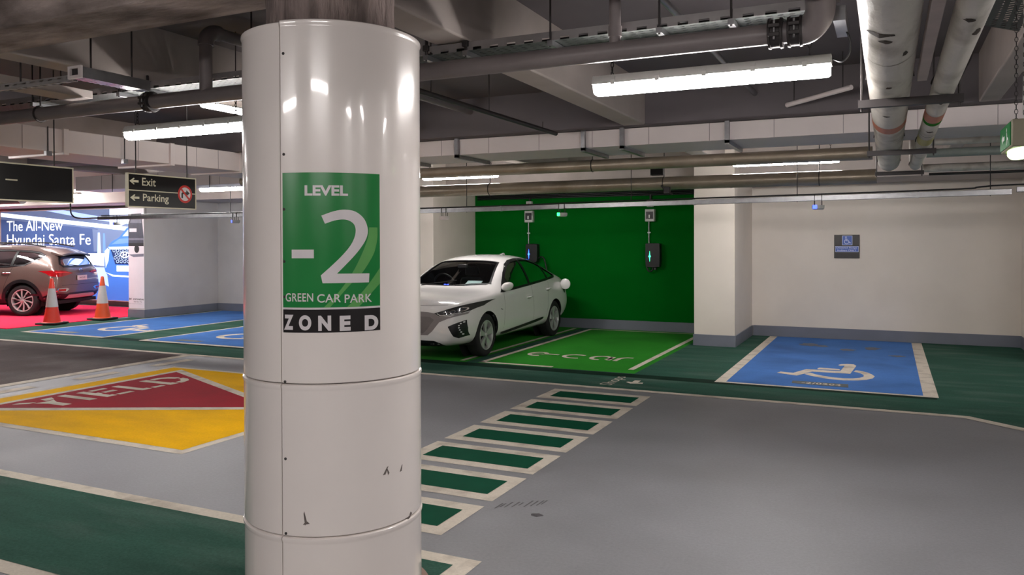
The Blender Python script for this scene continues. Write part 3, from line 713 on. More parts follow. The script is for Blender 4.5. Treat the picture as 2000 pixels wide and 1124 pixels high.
# ducts
dm = thing('air_duct', 'long pale rectangular air duct crossing in front of the green wall, hung on steel straps', 'duct', (-2.5, 8.5, 2.7))
MB().box(-7.76, 3.6, 8.05, 8.90, 2.615, 2.795).build('duct_body', M_duct, dm, bevel=.006)
for x in [-7.2+k*.62 for k in range(17)]: MB().box(x-.002, x+.002, 8.047, 8.05, 2.617, 2.793).build('sheet_seam', M_pipe, dm)
for x in (-5.35, -4.50, -2.95, -2.52, -1.44, .1, 1.3):
    b = MB(); b.box(x-.022, x+.022, 8.0, 8.04, 2.58, 2.80 if x != -2.52 else 3.0)
    b.build('hanger_strap', M_galv, dm)
    MB().box(x-.022, x+.022, 8.0, 8.82, 2.572, 2.612).build('bearer', M_galv, dm)
dl = thing('air_duct', 'pale air duct coming from the left over the yield box, behind the Exit sign', 'duct', (-8.2, 5, 2.65))
MB().box(-8.62, -7.765, 4.75, 8.9, 2.552, 2.795).build('duct_body', M_duct, dl, bevel=.006)
for y in (5.5, 6.86, 8.0):
    MB().box(-8.65, -7.735, y-.03, y+.03, 2.53, 2.80).build('flange', M_duct, dl, bevel=.004)
for y in (5.05, 5.95, 6.4, 7.25, 7.6): MB().box(-7.766, -7.762, y-.002, y+.002, 2.555, 2.79).build('sheet_seam', M_pipe, dl)
for y in (5.3, 6.2): 
    rod(dl, -7.74, y, 2.50, 2.80); MB().box(-7.76, -7.72, y-.03, y+.03, 2.50, 2.55).build('hanger_foot', M_galv, dl)
df = thing('air_duct', 'far pale air duct seen between the two hanging black signs', 'duct', (-10.5, 9.9, 2.65))
MB().box(-13.3, -7.9, 9.62, 10.2, 2.55, 2.80).build('duct_body', M_duct, df, bevel=.006)
for x in (-12.6, -11.9, -11.2, -10.5, -9.8): MB().box(x-.002, x+.002, 9.617, 9.62, 2.552, 2.798).build('sheet_seam', M_pipe, df)
rod(df, -12.3, 9.6, 2.5, 3.22); rod(df, -10.0, 9.6, 2.5, 3.22)

# pipes over the bays
def xpipe(label, x0, x1, y, z, r, mat, clamps=(), seams=()):
    t = thing('overhead_pipe', label, 'pipe', ((x0+x1)/2, y, z))
    MB().tube([(x0, y, z), (x1, y, z)], r, 22).build('pipe_run', mat, t, smooth=50)
    for x in clamps:
        MB().tube([(x, y+(r+.004)*math.cos(q), z+(r+.004)*math.sin(q)) for q in [2*PI*k/20 for k in range(20)]], .006, 6, closed=True).build('clamp', M_iron, t, smooth=60)
        rod(t, x, y, z+r, 3.22 if y < 12.7 else 2.53)
    for x in seams: MB().tube([(x, y, z), (x+.02, y, z)], r+.002, 22, cap=False).build('joint_tape', M_lagy, t, smooth=60)
    return t
xpipe('yellowed insulated pipe just behind the white duct', -9.0, -.15, 9.30, 2.545, .072, M_lagy, (-6.6, -3.3), (-4.2, -2.2, -.7))
xpipe('large yellowed insulated pipe over the bays, below the thin lit lamp', -9.2, -.12, 10.25, 2.365, .086, M_lagy, (-5.2, -2.65, -.75), (-3.9, -1.8))
xpipe('pale insulated pipe right of the thick pipes, just under the white duct', .36, 4.2, 9.2, 2.64, .058, M_lag, (2.5,), (1.2,))
xpipe('thin greenish insulated pipe under the pale one, right of the thick pipes', .36, 4.2, 9.38, 2.522, .045, pmat('greenish_lagging', (150, 160, 154), rough=.45), (2.6,))
xpipe('grey pipe low over the right wall, under the exit light', .36, 4.2, 10.3, 2.44, .046, M_lag, (2.4,))
xpipe('thin black pipe along the right wall top, ending in a bend', .40, 4.2, 9.75, 2.33, .014, M_black, ())
xpipe('grey pipe above the billboard on the left', -24, -14.0, 9.1, 2.40, .09, M_pipe, (-15.5,))
jb = MB().box(-2.79, -2.62, 10.08, 10.16, 2.46, 2.56).build('junction_box', M_black, loc=(-2.7, 10.12, 2.5), bevel=.006)
tag(jb, 'black box fixed on the pipe above the white pier', 'box')
jb2 = MB().box(-2.62, -2.54, 10.1, 10.16, 2.22, 2.31).build('valve_body', M_iron, loc=(-2.58, 10.13, 2.26), bevel=.006)
tag(jb2, 'dark valve hanging below the pipe at the white pier corner', 'valve')
MB().tube([(-2.66, 10.14, 2.33), (-2.6, 10.13, 2.26), (-2.5, 10.1, 2.21)], .012, 8).build('valve_lever', M_iron, jb2, smooth=60)

# conduits under the slab
def conduit(label, pts, r, mat, rods=()):
    t = thing('conduit', label, 'conduit', pts[0])
    MB().tube(pts, r, 10).build('conduit_run', mat, t, smooth=60)
    for x, y, z0, z1 in rods: rod(t, x, y, z0, z1, r=.005)
    return t
conduit('dark conduit slanting away beside the white column, hung on a rod', [(-3.22, 4.6, 2.76), (-3.2, 7.86, 2.76)], .022, M_iron, ((-3.2, 6.29, 2.76, 3.22), (-3.2, 5.3, 2.76, 3.22), (-3.2, 7.5, 2.76, 2.84)))
conduit('shiny conduit running away above the lamp', [(-1.20, 3.3, 3.02), (-1.15, 7.86, 3.02)], .022, M_galv, ((-1.19, 4.6, 3.02, 3.22), (-1.15, 7.4, 3.02, 3.22)))
conduit('pale slanting conduit left of the first pipe bracket', [(-.85, 7.75, 2.87), (-.28, 7.25, 2.9)], .022, M_duct, ((-.78, 7.69, 2.87, 3.22), (-.35, 7.31, 2.9, 3.22)))
conduit('dark bent conduit on the ceiling right of the insulated pipes', [(.45, 7.8, 2.80), (.47, 7.2, 2.82), (.55, 6.9, 2.98), (.62, 6.8, 3.215)], .014, M_iron)
# slanting tray top right
rt_ = thing('cable_tray', 'dark perforated cable tray turned at an angle above the exit light', 'cable tray', (.75, 5.0, 2.85))
b = MB(); b.face([(.43, 5.22, 2.85), (.76, 5.62, 2.85), (1.5, 4.7, 2.95), (.9, 3.6, 2.95), (.45, 4.5, 2.9)]); b.build('tray_floor', M_perf, rt_)
b = MB(); b.face([(.43, 5.22, 2.85), (.76, 5.62, 2.85), (.76, 5.62, 2.90), (.43, 5.22, 2.90)]); b.face([(.43, 5.22, 2.85), (.45, 4.5, 2.9), (.45, 4.5, 2.95), (.43, 5.22, 2.90)]); b.build('tray_side', M_galv, rt_)
for p in ((.5, 5.2), (.9, 4.4)): rod(rt_, p[0], p[1], 2.87, 3.22)

# ================================================================== sensor rail, sensors
def zr(x): return 2.062+max(0, (x+6)/7.85)*.075
rl = thing('sensor_rail', 'galvanised rail with sensors running in front of the green and cream walls', 'rail', (-2.5, 10, 2.1))
b = MB()
xs = [-13.2, -9, -6, -3, 0, 1.2]
b.rings([[(x, 10-.02, zr(x)-.032), (x, 10+.02, zr(x)-.032), (x, 10+.02, zr(x)+.032), (x, 10-.02, zr(x)+.032)] for x in xs])
b.build('channel', M_galv, rl, bevel=.004)
MB().box(1.24, 3.5, 9.98, 10.02, 2.125, 2.185).build('channel', M_galv, rl, bevel=.004)
b = MB(); b.tube(smooth_path([(-13.1, 9.99, zr(-13)+.045), (-6, 9.99, zr(-6)+.042), (-3.4, 9.99, zr(-3)+.043), (.4, 9.99, zr(.4)+.045), (.9, 9.99, 2.19), (1.3, 9.99, 2.205), (3.4, 9.99, 2.2)], 5), .009, 8)
b.build('cable', M_black, rl, smooth=60)
MB().tube(smooth_path([(-13.9, 9.95, 2.35), (-13.9, 9.97, 2.15), (-13.75, 10, 2.07), (-13.3, 10, 2.065), (-13.15, 10, 2.066)], 6), .014, 8).build('feed_cable', M_black, rl, smooth=60)
for x in (-11.95, -9.95, -5.45, -3.02, -.98, 1.0, 2.2): rod(rl, x, 10, zr(min(x, 1.2))-.04, 2.55 if -13.3 < x < -7.9 else 3.22, r=.005)
for x in (-4.9, -2.2, .3, -8.1): MB().box(x-.012, x+.012, 9.975, 10.025, zr(x)-.036, zr(x)+.036).build('joint_sleeve', M_galv, rl)
M_gled = emat('green_led', (40, 255, 110), 5.); M_bled = emat('blue_led', (60, 80, 255), 5.)
for x, led, lb in ((-5.82, None, 'grey parking sensor above the white car'), (-3.984, M_gled, 'parking sensor with a green light before the green wall'), (-.745, M_bled, 'parking sensor with a blue light above the blue bay'), (-9.836, M_bled, 'dark parking sensor half hidden by the white column'), (-12.70, M_bled, 'dark parking sensor in front of the billboard')):
    z = zr(x)
    t = thing('parking_sensor', lb, 'sensor', (x, 10, z-.1), 'parking bay sensors on the rail')
    MB().lathe([(.001, 0), (.055, 0), (.068, .012), (.07, .03), (.07, .05), (.001, .052)], 20, (x, 10, z-.135)).build('body', M_house if led is not None else M_duct, t, smooth=40)
    if led is not None:
        MB().rings([[(x+.0715*math.cos(q), 10+.0715*math.sin(q), z-.13+h) for q in [math.radians(215+8*k) for k in range(7)]] for h in (.003, .046)], closed=False).build('light', led, t)
    for s in (-.04, .04):
        MB().tube([(x+s, 9.975, z-.085), (x+s, 9.972, z+.038), (x+s, 10.028, z+.038), (x+s, 10.025, z-.085)], .004, 6).build('hoop', M_iron, t)

# ================================================================== chargers on the green wall
WY = 13.85
def charger(x0, x1, z0, z1, led, nm, ix, iz0, ez0):
    t = thing('car_charger', 'black wall charger with a %s on the green wall' % nm, 'charger', ((x0+x1)/2, WY, z0), 'car chargers on the green wall')
    xc = (x0+x1)/2
    out = smooth_path([(x0, z0+.05), (x0+.03, z0), (x1-.03, z0), (x1, z0+.05), (x1, z1-.04), (x1-.03, z1), (x0+.03, z1), (x0, z1-.04)], 3, True)
    MB().prism([tuple(p) for p in out], WY-.13, WY-.001, lambda a, b_, h: (a, h, b_)).build('casing', M_black, t, smooth=30, bevel=.012)
    zm = (z0+z1)/2-.02
    put(tri2d([(xc-.05, zm-.10), (xc-.042, zm-.02), (xc-.028, zm), (xc-.042, zm+.02), (xc-.05, zm+.10), (xc-.058, zm+.02), (xc-.072, zm), (xc-.058, zm-.02)]), lambda a, b_: (a, WY-.1325, b_), 'status_light', led, t)
    MB().tube(smooth_path([(xc, WY-.06, z0+.02), (xc-.02, WY-.07, z0-.06), (xc-.075, WY-.08, z0-.08), (xc-.11, WY-.08, z0-.02), (xc-.11, WY-.05, z0+.06)], 5), .014, 10).build('cable', M_black, t, smooth=60) if nm.startswith('green') else \
    MB().tube(smooth_path([(x1-.02, WY-.07, z0+.06), (x1+.1, WY-.1, z0+.10), (x1+.17, WY-.12, z0-.02), (x1+.2, WY-.12, z0-.28), (x1+.1, WY-.1, z0-.6)], 6), .014, 10).build('cable', M_black, t, smooth=60)
    pl_ = MB().tube([(xc+.03, WY-.08, z0-.05), (xc+.05, WY-.08, z0+.02)], [.03, .022], 14).build('plug', M_black, t, smooth=50)
    # isolator above with its conduit
    i_ = thing('isolator_switch', 'grey isolator box with a rotary switch above the %s charger' % nm.split()[0], 'switch', (ix, WY, iz0), 'isolator boxes above the chargers')
    b = MB().box(ix-.085, ix+.085, WY-.09, WY-.001, iz0, iz0+.22).build('enclosure', M_house, i_, bevel=.008)
    MB().box(ix-.065, ix+.065, WY-.094, WY-.089, iz0+.045, iz0+.175).build('face_plate', M_sblack, i_)
    MB().box(ix-.012, ix+.012, WY-.115, WY-.093, iz0+.06, iz0+.12).build('handle', M_white, i_, bevel=.004)
    MB().tube([(ix-.03, WY-.02, iz0), (ix-.03, WY-.02, z1-.01)], .011, 10).build('conduit', M_galv, i_, smooth=60)
    MB().box(ix-.055, ix-.005, WY-.03, WY, (iz0+z1)/2-.012, (iz0+z1)/2+.012).build('conduit_clip', M_white, i_)
    e_ = thing('emergency_stop', 'small grey box with a red button above the isolator of the %s charger' % nm.split()[0], 'switch', (ix, WY, ez0), 'emergency stop boxes')
    MB().box(ix-.06, ix+.055, WY-.07, WY-.001, ez0, ez0+.13).build('enclosure', M_house, e_, bevel=.006)
    MB().lathe([(.001, -.1), (.022, -.098), (.026, -.085), (.018, -.078), (.014, -.069)], 16, (ix, WY, ez0+.06), 'Y').build('red_button', M_sred, e_, smooth=50)
    MB().tube([(ix, WY-.02, ez0+.13), (ix, WY-.02, 2.44)], .02, 10).build('supply_cable', M_black, e_, smooth=60)
charger(-6.215, -5.98, 1.214, 1.557, emat('charger_blue', (40, 90, 255), 7.), 'blue light, behind the white car', -6.17, 1.97, 2.24)
charger(-3.885, -3.63, 1.15, 1.565, emat('charger_green', (50, 240, 150), 5.), 'green light, above the empty green bay', -3.82, 1.955, 2.215)
wc = thing('cable_run', 'black cable run along the top of the green wall', 'cable', (-5, WY, 2.45))
b = MB()
for k in range(3): b.tube([(-7.3, WY-.02, 2.43+.03*k), (-2.75, WY-.02, 2.43+.03*k)], .014, 8)
b.build('cables', M_black, wc, smooth=60)

# ================================================================== signs
ws = thing('disabled_parking_sign', 'dark wall sign with a blue wheelchair symbol, Disabled Badge Holders ONLY', 'sign', (-.6, 13.93, 1.5))
sx = lambda a: a*.9925
MB().box(sx(-.80), sx(-.418), 13.93, 13.949, 1.32, 1.70).build('panel', M_sblack, ws, bevel=.003)
def wsput(pts, d, name, mat): put(tri2d(pts), lambda a, b_: (sx(a), 13.9295-d, b_), name, mat, ws)
wsput(rect(-.68, -.525, 1.533, 1.687), 0, 'symbol_border', M_palebl)
wsput(rect(-.672, -.533, 1.541, 1.679), .0006, 'symbol_ground', M_sblue)
wsput(arc(-.622, 1.662, .011, 0, 360, 14)[:-1], .0012, 'symbol', M_palebl)
wsput(ribbon([(-.622, 1.648), (-.619, 1.604), (-.585, 1.604), (-.563, 1.566), (-.548, 1.572)], .013), .0012, 'symbol', M_palebl)
wsput(ribbon(arc(-.612, 1.588, .034, 110, 345, 16), .010), .0012, 'symbol', M_palebl)
wsput(ribbon([(-.619, 1.63), (-.592, 1.628)], .010), .0012, 'symbol', M_palebl)
wsput(rect(-.784, -.432, 1.422, 1.515), 0, 'text_border', M_palebl)
wsput(rect(-.778, -.438, 1.428, 1.509), .0006, 'text_ground', M_sblue)
put(text_bm('Disabled Badge', .02), boxmap(-.765, -.455, 1.473, 1.502, lambda a, b_: (sx(a), 13.9283, b_)), 'lettering', M_palebl, ws)
put(text_bm('Holders ONLY', .02), boxmap(-.752, -.465, 1.434, 1.463, lambda a, b_: (sx(a), 13.9283, b_)), 'lettering', M_palebl, ws)

SXX = -7.0
def hang_sign(label, y0, y1, z0, z1, mid=True):
    t = thing('hanging_sign', label, 'sign', (SXX, (y0+y1)/2, z0), 'black signs hung over the lane')
    MB().box(SXX-.03, SXX, y0, y1, z0, z1).build('panel', M_signdark, t, bevel=.003)
    b = MB()
    for a in ((y0-.008, y1+.008, z0-.008, z0+.004), (y0-.008, y1+.008, z1-.004, z1+.008)): b.box(SXX-.034, SXX+.004, a[0], a[1], a[2], a[3])
    for a in (y0-.008, y1-.004): b.box(SXX-.034, SXX+.004, a, a+.012, z0, z1)
    b.build('frame', M_signtxt, t)
    for y in (y0+.12*(y1-y0), y1-.12*(y1-y0)): rod(t, SXX-.015, y, z1, 3.22)
    return t
hs = hang_sign('black hanging sign reading Exit and Parking with arrows and a no right turn symbol', 5.645, 6.515, 1.985, 2.32)
def hp(pts, d, name, mat, holes=()): return put(tri2d(pts, holes), lambda a, b_: (SXX+d, a, b_), name, mat, hs)
hp(rect(5.65, 6.51, 2.147, 2.157), .0008, 'divider', M_signtxt)
for z, y in ((2.245, 5.66), (2.076, 5.668)):
    hp([(y, z), (y+.05, z+.034), (y+.062, z+.03), (y+.045, z+.011), (y+.11, z+.011), (y+.11, z-.011), (y+.045, z-.011), (y+.062, z-.03), (y+.05, z-.034)], .001, 'arrow', M_signtxt)
put(text_bm('Exit', .012, 1.02), boxmap(5.812, 5.984, 2.205, 2.288, lambda a, b_: (SXX+.001, a, b_)), 'exit_lettering', M_signtxt, hs)
put(text_bm('Parking', .012, 1.02), boxmap(5.822, 6.149, 2.022, 2.122, lambda a, b_: (SXX+.001, a, b_)), 'parking_lettering', M_signtxt, hs)
hp(arc(6.369, 2.144, .098, 0, 360, 32)[:-1], .0012, 'red_disc', M_sred)
hp(arc(6.369, 2.144, .074, 0, 360, 32)[:-1], .0018, 'white_disc', M_vwhite)
hp([(6.318, 2.10), (6.318, 2.15), (6.335, 2.166), (6.385, 2.166), (6.385, 2.19), (6.432, 2.156), (6.385, 2.122), (6.385, 2.146), (6.345, 2.146), (6.34, 2.14), (6.34, 2.10)], .0024, 'turn_arrow', M_sblack)
hp(ribbon([(6.317, 2.196), (6.421, 2.092)], .02), .003, 'red_bar', M_sred)
hb = hang_sign('black hanging sign board with a short white dash, left of the Exit sign', 3.6, 5.035, 1.996, 2.318)
put(tri2d(rect(4.40, 4.507, 2.167, 2.179)), lambda a, b_: (SXX+.001, a, b_), 'white_dash', M_signtxt, hb)

# exit light on chains, seen edge-on
xl = thing('exit_light', 'box-shaped emergency exit light with a green face, hung on chains at the right', 'exit sign', (.57, 4.4, 2.0))
MB().box(.505, .62, 4.22, 4.60, 2.04, 2.165).build('case', pmat('beige_light_case', (128, 122, 102), rough=.5), xl, bevel=.006)
MB().box(.500, .5045, 4.24, 4.585, 2.05, 2.155).build('green_face', emat('exit_green', (20, 150, 70), .06, (0, 100, 48)), xl)
put(tri2d([(4.52, 2.10), (4.48, 2.125), (4.48, 2.11), (4.42, 2.11), (4.42, 2.09), (4.48, 2.09), (4.48, 2.075)]), lambda a, b_: (.4992, a, b_), 'arrow', M_white, xl)
put(tri2d(arc(4.345, 2.13, .01, 0, 360, 10)[:-1]), lambda a, b_: (.4992, a, b_), 'running_figure', M_white, xl)
put(tri2d(ribbon([(4.345, 2.118), (4.335, 2.09), (4.36, 2.06)], .014)), lambda a, b_: (.4992, a, b_), 'running_figure', M_white, xl)
put(tri2d(ribbon([(4.335, 2.09), (4.305, 2.085), (4.295, 2.062)], .012)), lambda a, b_: (.4991, a, b_), 'running_figure', M_white, xl)
MB().rings([[(.5625+dx*s, 4.41+dy*s, z) for dx, dy in [(.05*math.cos(q), .17*math.sin(q)) for q in [2*PI*k/20 for k in range(20)]]] for s, z in ((1, 2.042), (1, 2.02), (.8, 2.006), (.3, 2.0))]).build('downlight', emat('exit_downlight', (225, 255, 190), 3.), xl, smooth=60)
for y in (4.27, 4.55): chain((.5625, y, 2.165), (.5625, y, 2.80), .028, .0016).build('chain', M_iron, xl, smooth=60)
MB().tube([(.575, 4.41, 2.165), (.578, 4.41, 2.6), (.575, 4.41, 2.86)], .005, 8).build('cable', M_house, xl, smooth=60)

# ================================================================== showroom corner
cp = MB().box(-29.8, -14.84, 9.32, 13.62, 0, .012)
cp = cp.build('red_carpet', M_carpet, loc=(-20, 11, 0)); tag(cp, 'red carpet laid under the brown car in front of the billboard', 'carpet')
BY = 13.7
bb = thing('billboard', 'large backlit blue billboard with white lettering and a pictured car, behind the brown car', 'billboard', (-19.2, BY, 0))
bx = lambda a, d: (lambda u, v: (u, BY-d, v))
MB().box(-22.03, -16.2, BY, BY+.12, .14, 2.47).build('lightbox', M_duct, bb)
M_b = {k: emat('billboard_'+k, c, BILL*s_) for k, c, s_ in (('slate', (92, 108, 142), .6), ('navy', (62, 82, 128), .5), ('pale', (206, 222, 250), 1.1), ('white', (250, 252, 255), 1.7), ('sky', (150, 176, 226), 1.0), ('blue', (58, 104, 186), .75), ('deep', (24, 44, 92), .4), ('silver', (170, 190, 225), .9), ('mid', (92, 128, 196), .7))}
def bp_(pts, d, mat, name='graphic', holes=()): return put(tri2d(pts, holes), bx(0, d), name, M_b[mat], bb)
bp_(rect(-22.0, -16.25, .16, 2.45), .002, 'slate', 'poster_ground')
bp_([(-22.0, 1.0), (-18.1, 1.25), (-18.1, 1.95), (-22.0, 2.25)], .003, 'navy')
bp_([(-22.0, 2.32), (-16.25, 1.83), (-16.25, 1.93), (-22.0, 2.43)], .004, 'pale', 'light_streak')
bp_([(-20.1, 2.45), (-18.8, 2.26), (-17.66, 2.13), (-16.3, 2.0), (-16.3, 2.08), (-17.66, 2.22), (-19.4, 2.45)], .004, 'sky', 'light_streak')
bp_([(-17.66, 2.45), (-17.66, 2.04), (-17.32, 2.0), (-17.0, 2.1), (-16.9, 2.45)], .0045, 'pale')
bp_([(-18.3, 1.95), (-17.66, 1.9), (-17.7, 1.35), (-18.25, 1.38)], .0045, 'slate')
bp_([(-18.1, 1.86), (-18.02, 1.86), (-17.98, 1.33), (-18.12, 1.33)], .005, 'sky', 'light_streak')
bp_([(-17.9, 1.84), (-17.84, 1.84), (-17.8, 1.33), (-17.92, 1.33)], .005, 'mid', 'light_streak')
bp_([(-22.0, 1.33), (-17.6, 1.33), (-17.7, 1.0), (-18.3, 1.05), (-22.0, .95)], .005, 'white')
bp_([(-22.0, .16), (-16.25, .16), (-16.25, .78), (-18.0, .72), (-18.5, .8), (-22.0, .9)], .005, 'blue')
bp_([(-18.9, .98), (-17.8, .98), (-17.7, .5), (-18.6, .75)], .0055, 'sky')
put(text_bm('The All-New', -.008), boxmap(-21.74, -19.44, 1.925, 2.2, bx(0, .006)), 'lettering', M_b['white'], bb)
put(text_bm('Hyundai Santa Fe', -.008), boxmap(-21.735, -18.37, 1.465, 1.83, bx(0, .006)), 'lettering', M_b['white'], bb)
# the pictured blue car front
bp_([tuple(p) for p in smooth_path([(-16.3, 2.1), (-16.94, 2.02), (-17.31, 1.74), (-17.58, 1.63), (-17.72, 1.50), (-17.83, 1.387), (-17.865, 1.07), (-17.8, .84), (-17.57, .72), (-16.9, .68), (-16.3, .68)], 4)], .007, 'blue', 'pictured_car')
bp_([(-16.3, 2.05), (-16.92, 1.98), (-17.2, 1.76), (-16.3, 1.78)], .008, 'sky', 'pictured_windscreen')
bp_([(-16.3, 1.74), (-17.3, 1.70), (-17.6, 1.56), (-17.2, 1.58), (-16.3, 1.66)], .008, 'mid', 'pictured_bonnet')
bp_([(-16.3, 1.47), (-17.63, 1.44), (-17.46, 1.06), (-16.3, 1.06)], .008, 'deep', 'pictured_grille')
bp_([(-16.3, 1.52), (-17.72, 1.50), (-17.64, 1.43), (-16.3, 1.46)], .009, 'silver', 'pictured_grille_bar')
for r_ in range(4):
    for c_ in range(6):
        y = 1.405-r_*.09; x = -17.5+c_*.13+(.065 if r_ % 2 else 0)+r_*.02
        if x > -16.7: continue
        o_ = [(x+.055*math.cos(PI/3*k+PI/6), y+.045*math.sin(PI/3*k+PI/6)) for k in range(6)]
        i_ = [(x+.04*math.cos(PI/3*k+PI/6), y+.032*math.sin(PI/3*k+PI/6)) for k in range(6)]
        bp_(o_, .0095, 'silver', 'grille_mesh', (i_,))
ov = lambda rx, ry, n=28: [(-17.115+rx*math.cos(2*PI*k/n), 1.303+ry*math.sin(2*PI*k/n)) for k in range(n)]
bp_(ov(.158, .075), .0105, 'white', 'emblem', (ov(.136, .057),))
bp_(ov(.136, .057), .0102, 'deep', 'emblem_ground')
for s in (-1, 1): bp_(ribbon([(-17.115+s*.055-.012, 1.26), (-17.115+s*.055+.012, 1.346)], .028), .011, 'white', 'emblem')
bp_(ribbon([(-17.165, 1.293), (-17.115, 1.303), (-17.065, 1.313)], .022), .011, 'white', 'emblem')
bp_(rect(-17.405, -16.8, .888, 1.03), .0105, 'white', 'number_plate')
put(text_bm('SANTA FE', .0), boxmap(-17.24, -16.95, .935, .985, bx(0, .0115)), 'plate_lettering', M_b['navy'], bb)
bp_([(-17.85, 1.39), (-17.74, 1.47), (-17.66, 1.43), (-17.70, 1.15), (-17.81, .96)], .009, 'silver', 'pictured_lamp')
bp_([(-17.80, 1.3), (-17.74, 1.36), (-17.72, 1.2), (-17.77, 1.1)], .0095, 'white', 'pictured_lamp')
bp_([(-17.82, .86), (-17.57, .76), (-16.3, .72), (-16.3, .76), (-17.55, .80)], .009, 'pale', 'pictured_bumper')
# poster on the pier end
PY = 11.9
po = thing('poster', 'tall white poster with a dark car picture on the pier end beside the red carpet', 'poster', (-14.5, PY, 1.2))
px = lambda d: (lambda u, v: (u, PY-d, v))
def pp(pts, d, mat, name): return put(tri2d(pts), px(d), name, mat, po)
M_pw = pmat('poster_paper', (226, 222, 228), rough=.5, var=.02)
MB().box(-14.755, -14.285, PY-.004, PY-.0005, .2, 2.33).build('sheet', M_pw, po)
M_pd = pmat('poster_dark_print', (62, 66, 82), rough=.5, var=.25, scale=9); M_pk = pmat('poster_black_print', (30, 32, 38), rough=.5); M_pm = pmat('poster_mid_print', (116, 118, 134), rough=.5, var=.2, scale=7)
pp([(-14.755, 2.0), (-14.66, 2.22), (-14.36, 2.23), (-14.32, 1.97), (-14.29, 1.71), (-14.29, 1.54), (-14.755, 1.56)], .0052, M_pd, 'pictured_car')
pp([(-14.7, 2.03), (-14.64, 2.18), (-14.39, 2.19), (-14.35, 2.02)], .006, M_pm, 'pictured_window')
pp(rect(-14.755, -14.3, 1.66, 1.70), .006, M_pm, 'pictured_bumper')
pp(rect(-14.755, -14.29, 1.53, 1.60), .0058, M_pk, 'pictured_bumper')
pp(arc(-14.50, 1.47, .085, 0, 360, 18, rx=.075)[:-1], .0062, M_pk, 'pictured_wheel')
pp([(-14.75, 1.35), (-14.29, 1.37), (-14.29, 1.31), (-14.6, 1.295)], .0052, M_pm, 'pictured_shadow')
pp(rect(-14.72, -14.5, 1.835, 1.91), .0066, M_pw, 'number_plate')
pp(ribbon([(-14.735, .375), (-14.722, .418)], .014), .0056, M_pk, 'emblem'); pp(ribbon([(-14.69, .375), (-14.677, .418)], .014), .0056, M_pk, 'emblem'); pp(ribbon([(-14.73, .393), (-14.684, .40)], .012), .0056, M_pk, 'emblem')
put(text_bm('HYUNDAI', .02), boxmap(-14.62, -14.30, .375, .41, px(.0056)), 'lettering', M_pk, po)
put(text_bm('Santa Fe', .0), boxmap(-14.6, -14.36, .33, .355, px(.0056)), 'lettering', M_pk, po)
put(text_bm('New Thinking. New Possibilities.', .0), boxmap(-14.735, -14.36, .288, .305, px(.0056)), 'lettering', M_pm, po)
# cones
def cone(x, y, mat, label, rz):
    t = thing('traffic_cone', label, 'traffic cone', (x, y, .012), 'traffic cones at the carpet edge')
    R_ = Matrix.Translation((x, y, .012)) @ Matrix.Rotation(rz, 4, 'Z')
    MB().box(-.21, .21, -.21, .21, 0, .035).build('base', M_conebase, t, bevel=.012, xf=R_)
    MB().lathe([(.19, .034), (.155, .05), (.118, .25), (.03, .88), (.022, .895), (.001, .897)], 28).build('cone_body', mat, t, smooth=50, xf=R_)
    MB().lathe([(.1215, .34), (.0545, .72)], 28).build('reflective_sleeve', M_sleeve, t, smooth=50, xf=R_) if False else \
    MB().lathe([(.109, .335), (.1105, .335), (.0595, .70), (.058, .70)], 28).build('reflective_sleeve', M_sleeve, t, smooth=50, xf=R_)
    return t
cone(-14.86, 10.23, M_cone, 'red traffic cone with a pale sleeve, the one nearer the brown car wheel', .3)
cone(-14.78, 11.28, M_cone2, 'orange traffic cone with a pale sleeve, in front of the brown car rear bumper', .1)
bxs = MB().box(-15.6, -14.72, 8.85, 9.12, 0, .15).build('floor_block', pmat('dark_block', (70, 64, 66), rough=.5, var=.2, scale=10), loc=(-15.1, 9, 0), bevel=.02)
tag(bxs, 'low dark block lying at the edge of the red carpet, left of the cones', 'block')

